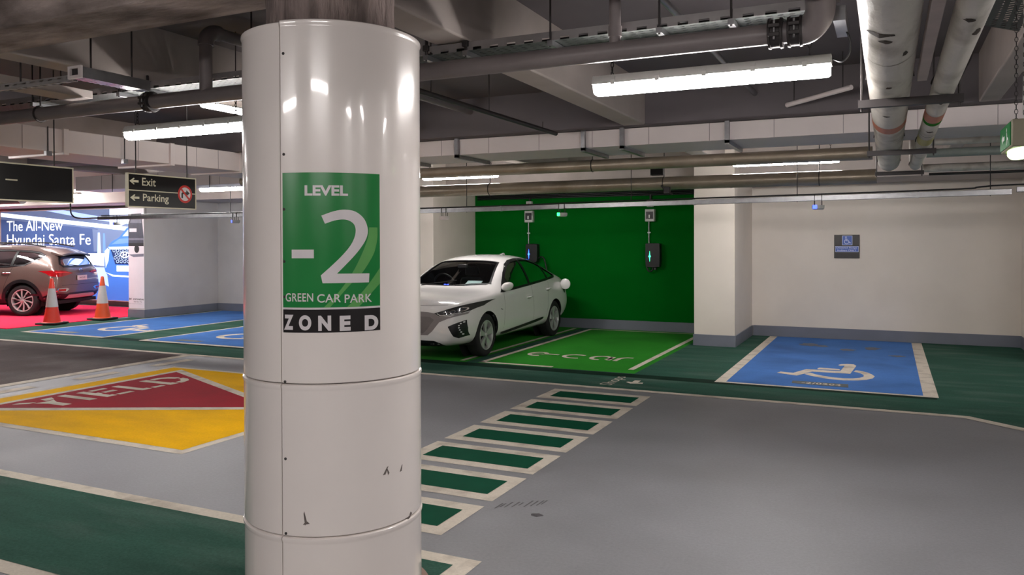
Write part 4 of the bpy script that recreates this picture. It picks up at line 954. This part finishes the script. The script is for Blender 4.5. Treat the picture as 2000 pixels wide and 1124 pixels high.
# ================================================================== cars
def offset_poly(poly, d):
    n = len(poly); out = []
    ar = sum(poly[i][0]*poly[(i+1) % n][1]-poly[(i+1) % n][0]*poly[i][1] for i in range(n))
    s = 1 if ar > 0 else -1
    for i in range(n):
        a, p, c = Vector(poly[i-1]), Vector(poly[i]), Vector(poly[(i+1) % n])
        e1 = (p-a).normalized(); e2 = (c-p).normalized()
        n1 = Vector((e1.y, -e1.x))*s; n2 = Vector((e2.y, -e2.x))*s
        nn = (n1+n2); L_ = nn.length
        nn = nn/L_ if L_ > 1e-6 else n1
        out.append(tuple(p+nn*d/max(.5, nn.dot(n1))))
    return out
class Car:
    """body lofted from half sections, openings cut, trim projected onto the body"""
    def __init__(s, root, stations, paint, wheels_x, arch_r, wheel_z, front_n):
        s.root = root; root['_o'] = (0, 0, 0)
        bm = bmesh.new(); rings = []
        for x, zb, ws, wm, zm, wb, zl, wr, zr, zt in stations:
            half = [(0, zb), (ws*.7, zb), (ws, zb+.05), (wm-.01, (zb+zm)/2+.02), (wm, zm), (wb, zl), (wb+(wr-wb)*.5, zl+(zr-zl)*.52), (wr, zr), (wr*.55, zt-(zt-zr)*.18), (0, zt)]
            ring = half + [(-y, z) for y, z in half[-2:0:-1]]
            rings.append([bm.verts.new((x, y, z)) for y, z in ring])
        n = len(rings[0])
        for a, b_ in zip(rings, rings[1:]):
            for i in range(n): bm.faces.new((a[i], a[(i+1) % n], b_[(i+1) % n], b_[i]))
        bm.faces.new(rings[0]); bm.faces.new(rings[-1])
        bmesh.ops.recalc_face_normals(bm, faces=bm.faces)
        me = bpy.data.meshes.new('body'); bm.to_mesh(me); bm.free()
        me.materials.append(paint); me.materials.append(M_inner)
        o = bpy.data.objects.new('body', me); COL.objects.link(o)
        md = o.modifiers.new('s', 'SUBSURF'); md.levels = md.render_levels = 3
        o['_o'] = (0, 0, 0)
        s.o = o; s.me0 = s.bake(o)
        o.modifiers.clear()
        bm = bmesh.new(); bm.from_mesh(s.me0); s.bvh = BVHTree.FromBMesh(bm); bm.free()
        s.cut = []
    def bake(s, o):
        bpy.context.view_layer.update()
        dg = bpy.context.evaluated_depsgraph_get()
        me = bpy.data.meshes.new_from_object(o.evaluated_get(dg)); me.name = o.name
        return me
    def ray(s, plane, a, b):
        if plane == 'L': o, d = Vector((a, 3, b)), Vector((0, -1, 0))
        elif plane == 'R': o, d = Vector((a, -3, b)), Vector((0, 1, 0))
        elif plane == 'F': o, d = Vector((5, a, b)), Vector((-1, 0, 0))
        elif plane == 'B': o, d = Vector((-5, a, b)), Vector((1, 0, 0))
        elif plane == 'T': o, d = Vector((a, b, 4)), Vector((0, 0, -1))
        loc, nor, i, dist = s.bvh.ray_cast(o, d)
        if loc is None: loc, nor, i, dist = s.bvh.find_nearest(o+d*3.2 if plane in 'LR' else o+d*3)
        return loc, nor
    def decal(s, name, plane, poly, mat, d=.002, step=.04, parent=None, holes=(), thick=0):
        bm = slice_bm(tri2d([tuple(p) for p in poly], [[tuple(p) for p in h] for h in holes]), step, step)
        for v in bm.verts:
            p, n = s.ray(plane, v.co.x, v.co.y); v.co = p+n*d
        if thick: 
            r_ = bmesh.ops.solidify(bm, geom=bm.faces[:], thickness=thick)
        b = MB(); b.bm.free(); b.bm = bm
        return b.build(name, mat, parent or s.root, smooth=50)
    def both(s, name, poly, mat, d=.002, sub=None, **k):
        return [s.decal(name, pl_, poly, mat, d, **k) for pl_ in ('L', 'R')]
    def opening(s, plane, poly, glass, name, seal=.022, depth=-.01):
        """cut a hole, set a pane in it and a black seal round it"""
        if plane in 'LR': f = lambda a, b, h: (a, h, b)
        elif plane in 'FB': f = lambda a, b, h: (h, a, b)
        else: f = lambda a, b, h: (a, b, h)
        rng = {'L': (.25, 1.4), 'R': (-1.4, -.25), 'F': (.9, 3), 'B': (-3, -.9), 'T': (.9, 2)}[plane]
        s.cut.append((poly, rng, f))
        p = s.decal(name, plane, offset_poly(poly, .012), glass, depth, .05)
        s.decal('window_seal', plane, offset_poly(poly, .02), M_black, .0015, .05, parent=p, holes=[offset_poly(poly, -seal)])
        return p
    def arch(s, x, z, r):
        for sg_ in (-1, 1):
            poly = [(x+r*math.cos(2*PI*k/36), z+r*math.sin(2*PI*k/36)) for k in range(36)]
            s.cut.append((poly, (.62, 1.4) if sg_ > 0 else (-1.4, -.62), lambda a, b, h: (a, h, b)))
            b = MB(); b.rings([[(x+(r+.004)*math.cos(q), sg_*y, z+(r+.004)*math.sin(q)) for q in [-.35+(PI+.7)*k/24 for k in range(25)]] for y in (.60, .86)], closed=False)
            b.face([(x+(r+.004)*math.cos(2*PI*k/24), sg_*.6, z+(r+.004)*math.sin(2*PI*k/24)) for k in range(24)])
            b.build('wheel_well', M_dark, s.root, smooth=60)
    def finish(s):
        o = s.o; o.data = s.me0
        md = o.modifiers.new('thick', 'SOLIDIFY'); md.thickness = .025; md.offset = -1; md.material_offset = 1
        cutters = MB()
        for poly, (h0, h1), f in s.cut: cutters.prism(poly, h0, h1, f)
        c = cutters.build('cutter', M_inner)
        md = o.modifiers.new('cut', 'BOOLEAN'); md.operation = 'DIFFERENCE'; md.object = c; md.solver = 'EXACT'; md.use_self = True
        me = s.bake(o)
        o.modifiers.clear(); o.data = me
        bpy.data.objects.remove(c)
        me.shade_smooth(); me.set_sharp_from_angle(angle=math.radians(32))
        o.parent = s.root
        return o
    def wheel(s, x, y, z, r, rim, width, spokes, mats=(M_alloy, M_alloyd)):
        sg_ = 1 if y > 0 else -1
        f = lambda prof: [(rr, sg_*h) for rr, h in prof]
        t = MB().lathe(f([(rim-.01, -width), (r-.03, -width), (r-.005, -width+.03), (r, -width+.06), (r, -.05), (r-.006, -.022), (r-.03, -.004), (r-.06, 0), (rim+.008, -.008), (rim-.004, -.02)]), 48, (x, y, z), 'Y').build('wheel', M_tyre, s.root, smooth=45)
        MB().lathe(f([(rim-.004, -width+.01), (rim-.004, -.03), (rim+.006, -.012), (rim+.002, -.004), (rim-.012, -.006), (rim-.022, -.03), (rim-.03, -width+.02)]), 48, (x, y, z), 'Y').build('rim', mats[0], t, smooth=40)
        MB().lathe(f([(rim-.02, -.075), (.05, -.06), (.001, -.058)]), 40, (x, y, z), 'Y').build('rim_face', mats[1], t, smooth=40)
        spokes(x, y, z, rim, sg_, t)
        MB().lathe(f([(.034, -.03), (.034, -.012), (.026, -.006), (.001, -.005)]), 20, (x, y, z), 'Y').build('hub_cap', mats[0], t, smooth=40)
        return t
def fan_spokes(n, w0, w1, mat, twist=0., inner=.03, phase=.0):
    def go(x, y, z, rim, sg_, parent):
        for k in range(n):
            a = 2*PI*k/n+phase
            pts = []
            for rr, ww, h in ((inner, w0, -.016), (rim*.55, (w0+w1)/2, -.022), (rim-.012, w1, -.012)):
                tw = twist*rr/rim
                pts.append([(rr*math.cos(a+tw)-e*ww*math.sin(a+tw), rr*math.sin(a+tw)+e*ww*math.cos(a+tw), h) for e in (-1, 1)])
            b = MB(); R_ = []
            for (l, r_) in pts:
                R_.append([(x+l[0], y+sg_*l[2], z+l[1]), (x+r_[0], y+sg_*r_[2], z+r_[1]), (x+r_[0], y+sg_*(r_[2]-.03), z+r_[1]), (x+l[0], y+sg_*(l[2]-.03), z+l[1])])
            b.rings(R_).build('spoke', mat, parent, bevel=.003)
    return go
def mirror(car, x, y, z, sg_, mat, sc=1.):
    b = MB(); rings = []
    for dx, hy, hz in ((.085, .02, .02), (.07, .065, .05), (.03, .095, .07), (-.03, .105, .078), (-.06, .10, .074)):
        rings.append([(x+dx*sc, sg_*(y+.09*sc+hy*sc*math.cos(2*PI*k/20)), z+hz*sc*math.sin(2*PI*k/20)+.015*math.cos(2*PI*k/20)) for k in range(20)])
    p = b.rings(rings).build('wing_mirror', mat, car.root, smooth=60)
    MB().rings([[(x-.0605*sc, sg_*(y+.09*sc+.09*sc*math.cos(2*PI*k/20)), z+.064*sc*math.sin(2*PI*k/20)) for k in range(20)], [(x-.062*sc, sg_*(y+.09*sc+.09*sc*math.cos(2*PI*k/20)), z+.064*sc*math.sin(2*PI*k/20)) for k in range(20)]]).build('mirror_glass', M_chrome, p)
    MB().tube([(x-.01, sg_*(y-.06), z-.085), (x, sg_*(y+.05), z-.05)], [.03, .028], 12).build('mirror_stalk', M_black, p, smooth=60)
    return p
def seat(car, x, y, mat):
    b = MB(); b.box(x-.25, x+.25, y-.24, y+.24, .34, .50)
    t = b.build('seat', mat, car.root, bevel=.05)
    MB().rings([[(x-.22-dz*.28+tx, y+wy*ww, .46+dz) for wy, tx in ((-1, 0), (1, 0), (1, -.12), (-1, -.12))] for dz, ww in ((0, .23), (.3, .24), (.55, .2), (.6, .16))]).build('backrest', mat, t, bevel=.04)
    MB().box(x-.50, x-.40, y-.12, y+.12, 1.08, 1.24).build('headrest', mat, t, bevel=.035)

# ------------------------------------------------------------------ white electric hatchback
car1 = thing('hatchback', 'white electric hatchback parked nose out before the green wall, charging flap open', 'car', (0, 0, 0))
ST1 = [  # x, zb, ws, wm, zm, wb, z_belt, wr, z_roofside, z_top
 (2.24, .30, .56, .70, .47, .66, .70, .50, .755, .77), (2.13, .21, .74, .82, .50, .79, .77, .57, .825, .84), (1.95, .19, .80, .878, .53, .85, .815, .62, .875, .89),
 (1.6, .19, .86, .91, .58, .88, .855, .66, .91, .925), (1.2, .19, .87, .918, .62, .885, .875, .69, .935, .955), (.93, .19, .87, .92, .62, .885, .90, .73, .965, .99),
 (.58, .19, .87, .92, .62, .885, .92, .69, 1.17, 1.215), (.2, .19, .87, .92, .62, .885, .935, .635, 1.355, 1.405), (-.3, .19, .87, .92, .62, .885, .955, .605, 1.41, 1.47),
 (-.8, .19, .87, .92, .64, .88, .98, .59, 1.395, 1.455), (-1.25, .20, .865, .915, .66, .87, 1.0, .57, 1.32, 1.375), (-1.7, .22, .85, .905, .68, .85, 1.01, .55, 1.185, 1.23),
 (-1.98, .25, .81, .885, .68, .82, .985, .56, 1.075, 1.105), (-2.16, .28, .72, .83, .66, .76, .93, .52, 1.0, 1.02), (-2.25, .36, .57, .70, .6, .64, .82, .42, .88, .90)]
c1 = Car(car1, ST1, M_carwhite, (1.35, -1.35), .35, .315, 3)
dlo1 = [(.80, .915), (.62, 1.03), (.40, 1.175), (.17, 1.295), (-.05, 1.352), (-.35, 1.378), (-.75, 1.368), (-1.05, 1.315), (-1.32, 1.22), (-1.60, 1.08), (-1.5, 1.05), (-1.0, 1.015), (-.3, .975), (.3, .942)]
for pl_ in 'LR': 
    p = c1.opening(pl_, dlo1, M_glass, 'side_window', seal=.016)
    for poly in ([(-.33, .98), (-.27, .98), (-.34, 1.37), (-.42, 1.37)], [(-1.18, 1.03), (-1.12, 1.03), (-1.22, 1.27), (-1.27, 1.25)], [(.45, .94), (.49, .94), (.49, 1.12), (.45, 1.15)]):
        c1.decal('window_pillar', pl_, poly, M_black, -.004, .06, parent=p)
    c1.decal('mirror_sail', pl_, [(.79, .925), (.5, .94), (.5, 1.10), (.62, 1.03)], M_black, -.003, .06, parent=p)
ws1 = [(.95, -.3), (.97, 0), (.95, .3), (.86, .62), (.80, .665), (.55, .60), (.20, .515), (.215, .3), (.225, 0), (.215, -.3), (.20, -.515), (.55, -.60), (.80, -.665), (.86, -.62)]
c1.opening('T', ws1, M_screen, 'windscreen', seal=.012)
rw1 = [(-1.12, -.40), (-1.14, 0), (-1.12, .40), (-1.5, .44), (-1.85, .46), (-1.87, 0), (-1.85, -.46), (-1.5, -.44)]
c1.opening('T', rw1, M_glassd, 'rear_window')
for x in (1.35, -1.35): c1.arch(x, .315, .352)
# front face
c1.decal('bumper_grille', 'F', [(-.40, .385), (0, .375), (.40, .385), (.47, .44), (.58, .57), (.70, .62), (.86, .67), (.865, .70), (.70, .645), (.58, .64), (.50, .69), (.40, .705), (0, .715), (-.40, .705), (-.50, .69), (-.58, .64), (-.70, .645), (-.865, .70), (-.86, .67), (-.70, .62), (-.58, .57), (-.47, .44)], M_trimgrey, .004)
c1.decal('grille_recess', 'F', [(-.33, .41), (.33, .41), (.40, .47), (.50, .60), (.44, .64), (-.44, .64), (-.50, .60), (-.40, .47)], pmat('grille_face', (112, 106, 106), rough=.4), .007)
c1.decal('lower_intake', 'F', [(-.62, .225), (0, .215), (.62, .225), (.57, .275), (.48, .31), (-.48, .31), (-.57, .275)], M_black, .004)
c1.decal('bonnet_seam', 'F', [(-.66, .80), (0, .775), (.66, .80), (.66, .804), (0, .779), (-.66, .804)], M_dark, .001)
em = c1.decal('emblem', 'F', [(.075*math.cos(2*PI*k/24), .675+.026*math.sin(2*PI*k/24)) for k in range(24)], M_chrome, .008, holes=[[(.062*math.cos(2*PI*k/24), .675+.018*math.sin(2*PI*k/24)) for k in range(24)]])
for sx_ in (-1, 1): c1.decal('emblem_letter', 'F', ribbon([(sx_*.024+.006, .662), (sx_*.024-.006, .688)], .011), M_chrome, .008, parent=em)
c1.decal('emblem_letter', 'F', ribbon([(-.022, .673), (.022, .677)], .01), M_chrome, .008, parent=em)
pl1 = MB().box(2.235, 2.246, -.18, .18, .43, .54).build('number_plate', M_white, car1, bevel=.003)
for sg_ in (-1, 1):
    m_ = lambda P: [(sg_*a, b_) for a, b_ in P]
    hl = c1.decal('headlight', 'F', m_([(.50, .69), (.58, .645), (.70, .655), (.80, .68), (.865, .71), (.888, .755), (.884, .825), (.845, .805), (.74, .765), (.62, .725)]), M_black, .004, .02)
    for cy_, cz_, r_ in ((.66, .688, .026), (.745, .712, .032), (.82, .738, .034)):
        c1.decal('projector', 'F', m_([(cy_+r_*math.cos(2*PI*k/16), cz_+r_*.8*math.sin(2*PI*k/16)) for k in range(16)]), M_chrome, .007, .02, parent=hl)
        c1.decal('projector_lens', 'F', m_([(cy_+r_*.7*math.cos(2*PI*k/16), cz_+r_*.55*math.sin(2*PI*k/16)) for k in range(16)]), pmat('projector_glass', (60, 62, 66), rough=.08, coat=.8), .009, .02, parent=hl)
    c1.decal('light_strip', 'F', m_([(.54, .685), (.59, .655), (.70, .663), (.82, .692), (.82, .70), (.70, .673), (.60, .666), (.55, .69)]), M_alloy, .008, .02, parent=hl)
    dr = c1.decal('running_light', 'F', m_([(.70, .51), (.79, .555), (.862, .59), (.868, .48), (.862, .37), (.80, .345), (.76, .375)]), M_black, .004, .03)
    c1.decal('running_light_fin', 'F', m_([(.71, .508), (.785, .54), (.80, .46), (.825, .365), (.805, .352), (.768, .38)]), M_alloyd, .007, .03, parent=dr)
    for dy, dz in ((.848, .565), (.828, .548), (.815, .522), (.816, .492), (.822, .462), (.83, .432), (.838, .402)):
        c1.decal('led', 'F', m_([(dy+.007*math.cos(2*PI*k/10), dz+.0085*math.sin(2*PI*k/10)) for k in range(10)]), M_white, .009, .05, parent=dr)
    pl_ = 'L' if sg_ > 0 else 'R'
    sk = c1.decal('side_moulding', pl_, [(.86, .285), (.86, .312), (-.72, .40), (-.80, .39), (-.74, .36), (-.60, .345), (.7, .27)], M_black, .008, .05)
    for P in ([(.74, .88), (.745, .88), (.80, .60), (.80, .26), (.795, .26), (.795, .60)], [(-.335, 1.0), (-.33, 1.0), (-.345, .26), (-.35, .26)], [(-1.13, 1.03), (-1.125, 1.03), (-1.0, .75), (-1.0, .62), (-.93, .45), (-.93, .26), (-.935, .26), (-.935, .45), (-1.005, .62), (-1.005, .75)], [(.79, .26), (.79, .266), (-.92, .266), (-.92, .26)]):
        c1.decal('door_seam', pl_, P, M_dark, .0008, .06)
    for hx, hz in ((-.17, .765), (-1.02, .845)):
        c1.decal('handle_cup', pl_, [(hx+.08*math.cos(2*PI*k/16), hz+.028*math.sin(2*PI*k/16)) for k in range(16)], pmat('handle_cup_paint', (150, 150, 148), rough=.3), .001, .05)
        p0, n0 = c1.ray(pl_, hx-.09, hz+.012); p1, n1 = c1.ray(pl_, hx+.09, hz+.004)
        mid_, nm_ = c1.ray(pl_, hx, hz+.01)
        MB().tube([p0+n0*.004, p0.lerp(mid_, .4)+nm_*.03, mid_+nm_*.034, p1.lerp(mid_, .4)+nm_*.03, p1+n1*.004], [.01, .015, .016, .015, .01], 10).build('door_handle', M_carwhite, car1, smooth=60)
    mirror(c1, .745, .845, .99, sg_, M_carwhite, .88)
    c1.decal('fender_badge', pl_, [(.93, .66), (.86, .645), (.86, .655), (.93, .672)], M_dark, .003)
    c1.decal('tail_light', 'B', m_([(.42, .86), (.74, .80), (.80, .86), (.72, .93), (.5, .93)]), M_redlens, .004)
five = fan_spokes(5, .02, .062, M_alloy, phase=.3)
for x in (1.35, -1.35):
    for y in (.885, -.885): c1.wheel(x, y, .315, .315, .212, .20, five)
# interior
MB().box(.45, .92, -.74, .74, .55, .955).build('dashboard', M_inner, car1, bevel=.05)
MB().box(-2.0, .9, -.74, .74, .22, .30).build('cabin_floor', M_dark, car1)
for y in (.37, -.37): seat(c1, -.15, y, M_inner); 
MB().box(-1.25, -.8, -.62, .62, .34, .50).build('rear_seat', M_inner, car1, bevel=.05)
swp = [(.36+.06*math.sin(q), -.37+.185*math.cos(q), .985+.165*math.sin(q)) for q in [2*PI*k/28 for k in range(28)]]
swh = MB().tube(swp, .016, 8, closed=True).build('steering_wheel', M_black, car1, smooth=60)
MB().box(.35, .39, -.53, -.21, .965, 1.005).build('steering_spoke', M_black, swh, bevel=.01)
MB().rings([[(.78, y, .985), (.78, y, .99), (.63, y, 1.062), (.63, y, 1.057)] for y in (.20, .46)]).build('dash_card', M_paper, car1)
for y in (-.10, -.15): MB().box(.74, .76, y-.014, y+.014, .985, 1.008).build('dash_light', M_bled, car1)
MB().box(.40, .46, -.08, .08, 1.25, 1.31).build('rear_view_mirror', M_black, car1, bevel=.012)
# roof antenna, wiper
MB().tube([(-1.0, 0, 1.425), (-1.10, 0, 1.46), (-1.13, 0, 1.463), (-1.16, 0, 1.40)], [.03, .016, .01, .02], 10).build('antenna', M_carwhite, car1, smooth=60)
for y0 in (.15, -.45): MB().tube([tuple(c1.ray('T', x_, y_)[0]+Vector((0, 0, .008))) for x_, y_ in ((.97, y0), (.90, y0+.25), (.82, y0+.55))], .008, 6).build('wiper', M_black, car1, smooth=60)
# open charging flap on the left rear wing
p0, n0 = c1.ray('L', -1.83, .90)
fl = MB().lathe([(.001, -.012), (.088, -.012), (.096, -.006), (.096, .002), (.088, .008), (.001, .01)], 32, (-1.74, p0.y+.095, .905), 'X').build('charge_flap', M_carwhite, car1, smooth=45)
MB().box(-1.765, -1.745, p0.y-.02, p0.y+.05, .88, .93).build('flap_hinge', M_black, fl)
c1.decal('charge_socket', 'L', [(-1.86+.06*math.cos(2*PI*k/20), .80+.06*math.sin(2*PI*k/20)) for k in range(20)], M_black, .004, .04)
c1.finish()
car1.location = (-5.94, 11.165, 0); car1.rotation_euler = (0, 0, math.radians(-90+.9)); car1.scale = (.96, .96, .96)

# ------------------------------------------------------------------ bronze SUV on the carpet
car2 = thing('suv', 'bronze brown SUV on the red carpet, seen from its rear corner', 'car', (0, 0, 0))
ST2 = [
 (2.30, .40, .50, .64, .60, .60, .80, .45, .88, .90), (2.16, .28, .74, .84, .62, .81, .90, .58, .985, 1.0), (1.9, .24, .84, .915, .66, .885, .985, .65, 1.06, 1.08),
 (1.4, .24, .87, .95, .70, .91, 1.05, .70, 1.12, 1.14), (1.05, .24, .88, .955, .72, .92, 1.075, .74, 1.16, 1.19), (.6, .24, .88, .955, .72, .92, 1.09, .72, 1.43, 1.47),
 (.2, .24, .88, .955, .72, .915, 1.10, .68, 1.60, 1.65), (-.4, .24, .88, .955, .72, .915, 1.11, .66, 1.635, 1.70), (-1.1, .24, .88, .955, .74, .91, 1.13, .655, 1.625, 1.69),
 (-1.7, .26, .87, .95, .76, .905, 1.14, .64, 1.575, 1.64), (-2.02, .30, .86, .945, .76, .895, 1.14, .62, 1.48, 1.54), (-2.13, .34, .84, .92, .74, .86, 1.11, .58, 1.29, 1.33),
 (-2.23, .38, .78, .88, .68, .80, 1.02, .55, 1.11, 1.13), (-2.28, .46, .62, .74, .64, .68, .90, .46, .99, 1.01)]
c2 = Car(car2, ST2, M_carbrown, (1.385, -1.385), .41, .37, 3)
dlo2 = [(.80, 1.13), (.62, 1.24), (.40, 1.40), (.15, 1.51), (-.2, 1.555), (-.9, 1.56), (-1.45, 1.53), (-1.66, 1.50), (-1.80, 1.43), (-1.72, 1.36), (-1.42, 1.21), (-1.0, 1.17), (0, 1.14)]
for pl_ in 'LR':
    p = c2.opening(pl_, dlo2, M_glassd, 'side_window', seal=.018)
    for poly in ([(-.22, 1.14), (-.15, 1.14), (-.2, 1.55), (-.28, 1.55)], [(-1.13, 1.17), (-1.06, 1.17), (-1.12, 1.55), (-1.18, 1.55)]): c2.decal('window_pillar', pl_, poly, M_black, -.004, .06, parent=p)
    c2.decal('window_chrome', pl_, [tuple(q) for q in offset_poly(dlo2, .022)], M_chrome, .003, .06, holes=[offset_poly(dlo2, .008)])
rw2 = [(-.60, 1.16), (0, 1.145), (.60, 1.16), (.66, 1.22), (.60, 1.33), (.52, 1.425), (0, 1.44), (-.52, 1.425), (-.60, 1.33), (-.66, 1.22)]
c2.opening('B', rw2, M_glassd, 'rear_window', seal=.03)
ws2 = [(1.06, -.35), (1.08, 0), (1.06, .35), (.95, .66), (.90, .70), (.6, .64), (.25, .56), (.26, 0), (.25, -.56), (.6, -.64), (.90, -.70), (.95, -.66)]
c2.opening('T', ws2, M_screen, 'windscreen', seal=.03)
for x in (1.385, -1.385): c2.arch(x, .375, .425)
# spoiler, lights, bumper
b = MB(); b.rings([[(-1.90, y, 1.585-.16*abs(y)**2), (-2.15, y*.96, 1.495-.14*abs(y)**2), (-2.16, y*.96, 1.47-.14*abs(y)**2), (-1.90, y, 1.51-.16*abs(y)**2)] for y in [-.62+.124*k for k in range(11)]])
b.build('roof_spoiler', M_carbrown, car2, smooth=40)
b = MB(); b.rings([[(-2.09, y*.96, 1.487-.14*abs(y)**2), (-2.175, y*.95, 1.468-.14*abs(y)**2), (-2.175, y*.95, 1.446-.14*abs(y)**2), (-2.09, y*.96, 1.446-.14*abs(y)**2)] for y in [-.60+.12*k for k in range(11)]])
b.build('spoiler_lip', M_black, car2, smooth=40)
for sg_ in (-1, 1):
    m_ = lambda P: [(sg_*a, b_) for a, b_ in P]
    pl_ = 'L' if sg_ > 0 else 'R'
    tlm = c2.decal('tail_light', 'B', m_([(.34, 1.0), (.58, 1.06), (.80, 1.075), (.895, 1.07), (.90, .99), (.86, .925), (.72, .93), (.5, .965)]), M_redlens, .006, .03)
    c2.decal('tail_light_wing', pl_, [(-2.18, 1.065), (-2.10, 1.075), (-1.76, 1.065), (-1.95, 1.01), (-2.06, .94), (-2.18, .93)], M_redlens, .006, .03)
    c2.decal('light_bar', 'B', m_([(.4, 1.0), (.6, 1.035), (.84, 1.04), (.84, 1.02), (.6, 1.01)]), pmat('bright_red_lens', (220, 50, 56), rough=.15), .009, .03, parent=tlm)
    c2.decal('reflector', 'B', m_([(.60, .56), (.88, .58), (.86, .65), (.58, .65), (.50, .62)]), M_chrome, .006, .03)
    c2.decal('fog_lamp', 'B', m_([(.64, .575), (.85, .59), (.84, .635), (.62, .63)]), M_redlens, .010, .03)
    c2.decal('door_seam', pl_, [(-.25, 1.13), (-.244, 1.13), (-.25, .36), (-.256, .36)], M_dark, .001, .06)
    c2.decal('door_seam', pl_, [(-1.14, 1.16), (-1.134, 1.16), (-1.03, .88), (-.96, .7), (-.92, .36), (-.926, .36), (-.966, .7), (-1.036, .88)], M_dark, .001, .06)
    c2.decal('side_cladding', pl_, [(.95, .26), (-.95, .26), (-.95, .40), (.95, .40)], M_black, .008, .06)
    for x in (1.385, -1.385):
        o_ = arc(x, .375, .495, -14, 194, 30); i_ = arc(x, .375, .42, 194, -14, 30)
        c2.decal('arch_cladding', pl_, o_+i_, M_black, .008, .05)
    for hx, hz in ((-.12, .99), (-1.0, 1.02)):
        mid_, nm_ = c2.ray(pl_, hx, hz); p0, n0 = c2.ray(pl_, hx-.11, hz+.004); p1, n1 = c2.ray(pl_, hx+.11, hz-.004)
        MB().tube([p0+n0*.004, p0.lerp(mid_, .3)+nm_*.03, mid_+nm_*.036, p1.lerp(mid_, .3)+nm_*.03, p1+n1*.004], [.01, .015, .016, .015, .01], 10).build('door_handle', M_chrome, car2, smooth=60)
    mirror(c2, .72, .92, 1.14, sg_, M_carbrown, 1.15)
    MB().tube(smooth_path([(.25, sg_*.60, 1.64), (.1, sg_*.60, 1.70), (-.5, sg_*.59, 1.735), (-1.2, sg_*.58, 1.72), (-1.75, sg_*.57, 1.64)], 4), .018, 8).build('roof_rail', M_alloyd, car2, smooth=60)
    c2.decal('headlight', 'F', m_([(.45, .62), (.75, .62), (.84, .70), (.80, .78), (.5, .74)]), M_black, .004)
    c2.decal('running_light', 'F', m_([(.42, .90), (.80, .86), (.80, .88), (.42, .925)]), M_white, .005)
c2.decal('grille', 'F', [(-.46, .50), (.46, .50), (.60, .70), (.55, .85), (-.55, .85), (-.60, .70)], M_black, .004)
c2.decal('bumper_cladding', 'B', [(-.92, .36), (0, .36), (.92, .36), (.93, .53), (.86, .535), (.56, .51), (.48, .53), (-.48, .53), (-.56, .51), (-.86, .535), (-.93, .53)], M_black, .006, .05)
c2.decal('skid_plate', 'B', [(-.62, .40), (.62, .40), (.52, .485), (-.52, .485)], M_alloy, .012, .05)
c2.decal('tailgate_seam', 'B', [(-.76, .715), (.76, .715), (.76, .722), (-.76, .722)], M_dark, .001, .05)
c2.decal('plate_recess', 'B', [(-.34, .78), (.34, .78), (.36, .93), (-.36, .93)], M_carbrown, .003, .05)
np_ = MB().box(-2.302, -2.292, -.20, .20, .82, .935).build('number_plate', M_white, car2, bevel=.003)
put(text_bm('SANTA FE', .01), boxmap(.12, -.12, .86, .895, lambda a, b_: (-2.3025, a, b_)), 'plate_lettering', M_sblack, np_)
eo = [(.085*math.cos(2*PI*k/24), 1.055+.042*math.sin(2*PI*k/24)) for k in range(24)]
em = c2.decal('emblem', 'B', eo, M_chrome, .010, holes=[[(.068*math.cos(2*PI*k/24), 1.055+.029*math.sin(2*PI*k/24)) for k in range(24)]])
for sx_ in (-1, 1): c2.decal('emblem_letter', 'B', ribbon([(sx_*.027-.006, 1.035), (sx_*.027+.006, 1.075)], .013), M_chrome, .010, parent=em)
c2.decal('emblem_letter', 'B', ribbon([(-.024, 1.05), (.024, 1.06)], .011), M_chrome, .010, parent=em)
c2.decal('rear_wiper', 'B', ribbon([(0, 1.165), (.4, 1.20)], .014), M_black, .012)
ten = fan_spokes(10, .011, .017, M_alloy, twist=.25, inner=.03)
for x in (1.385, -1.385):
    for y in (.92, -.92): c2.wheel(x, y, .37, .37, .262, .235, ten)
MB().box(.4, 1.1, -.76, .76, .6, 1.06).build('dashboard', M_inner, car2, bevel=.05)
MB().box(-2.2, .9, -.76, .76, .28, .36).build('cabin_floor', M_dark, car2)
for y in (.38, -.38): seat(c2, -.05, y, M_inner)
MB().box(-1.35, -1.2, -.65, .65, .5, 1.15).build('rear_seat', M_inner, car2, bevel=.05)
c2.finish()
car2.scale = (.92, .92, .92); car2.location = (-18.50, 11.30, .012); car2.rotation_euler = (0, 0, math.radians(203))
for o in list(bpy.data.objects):
    if '_o' in o: del o['_o']
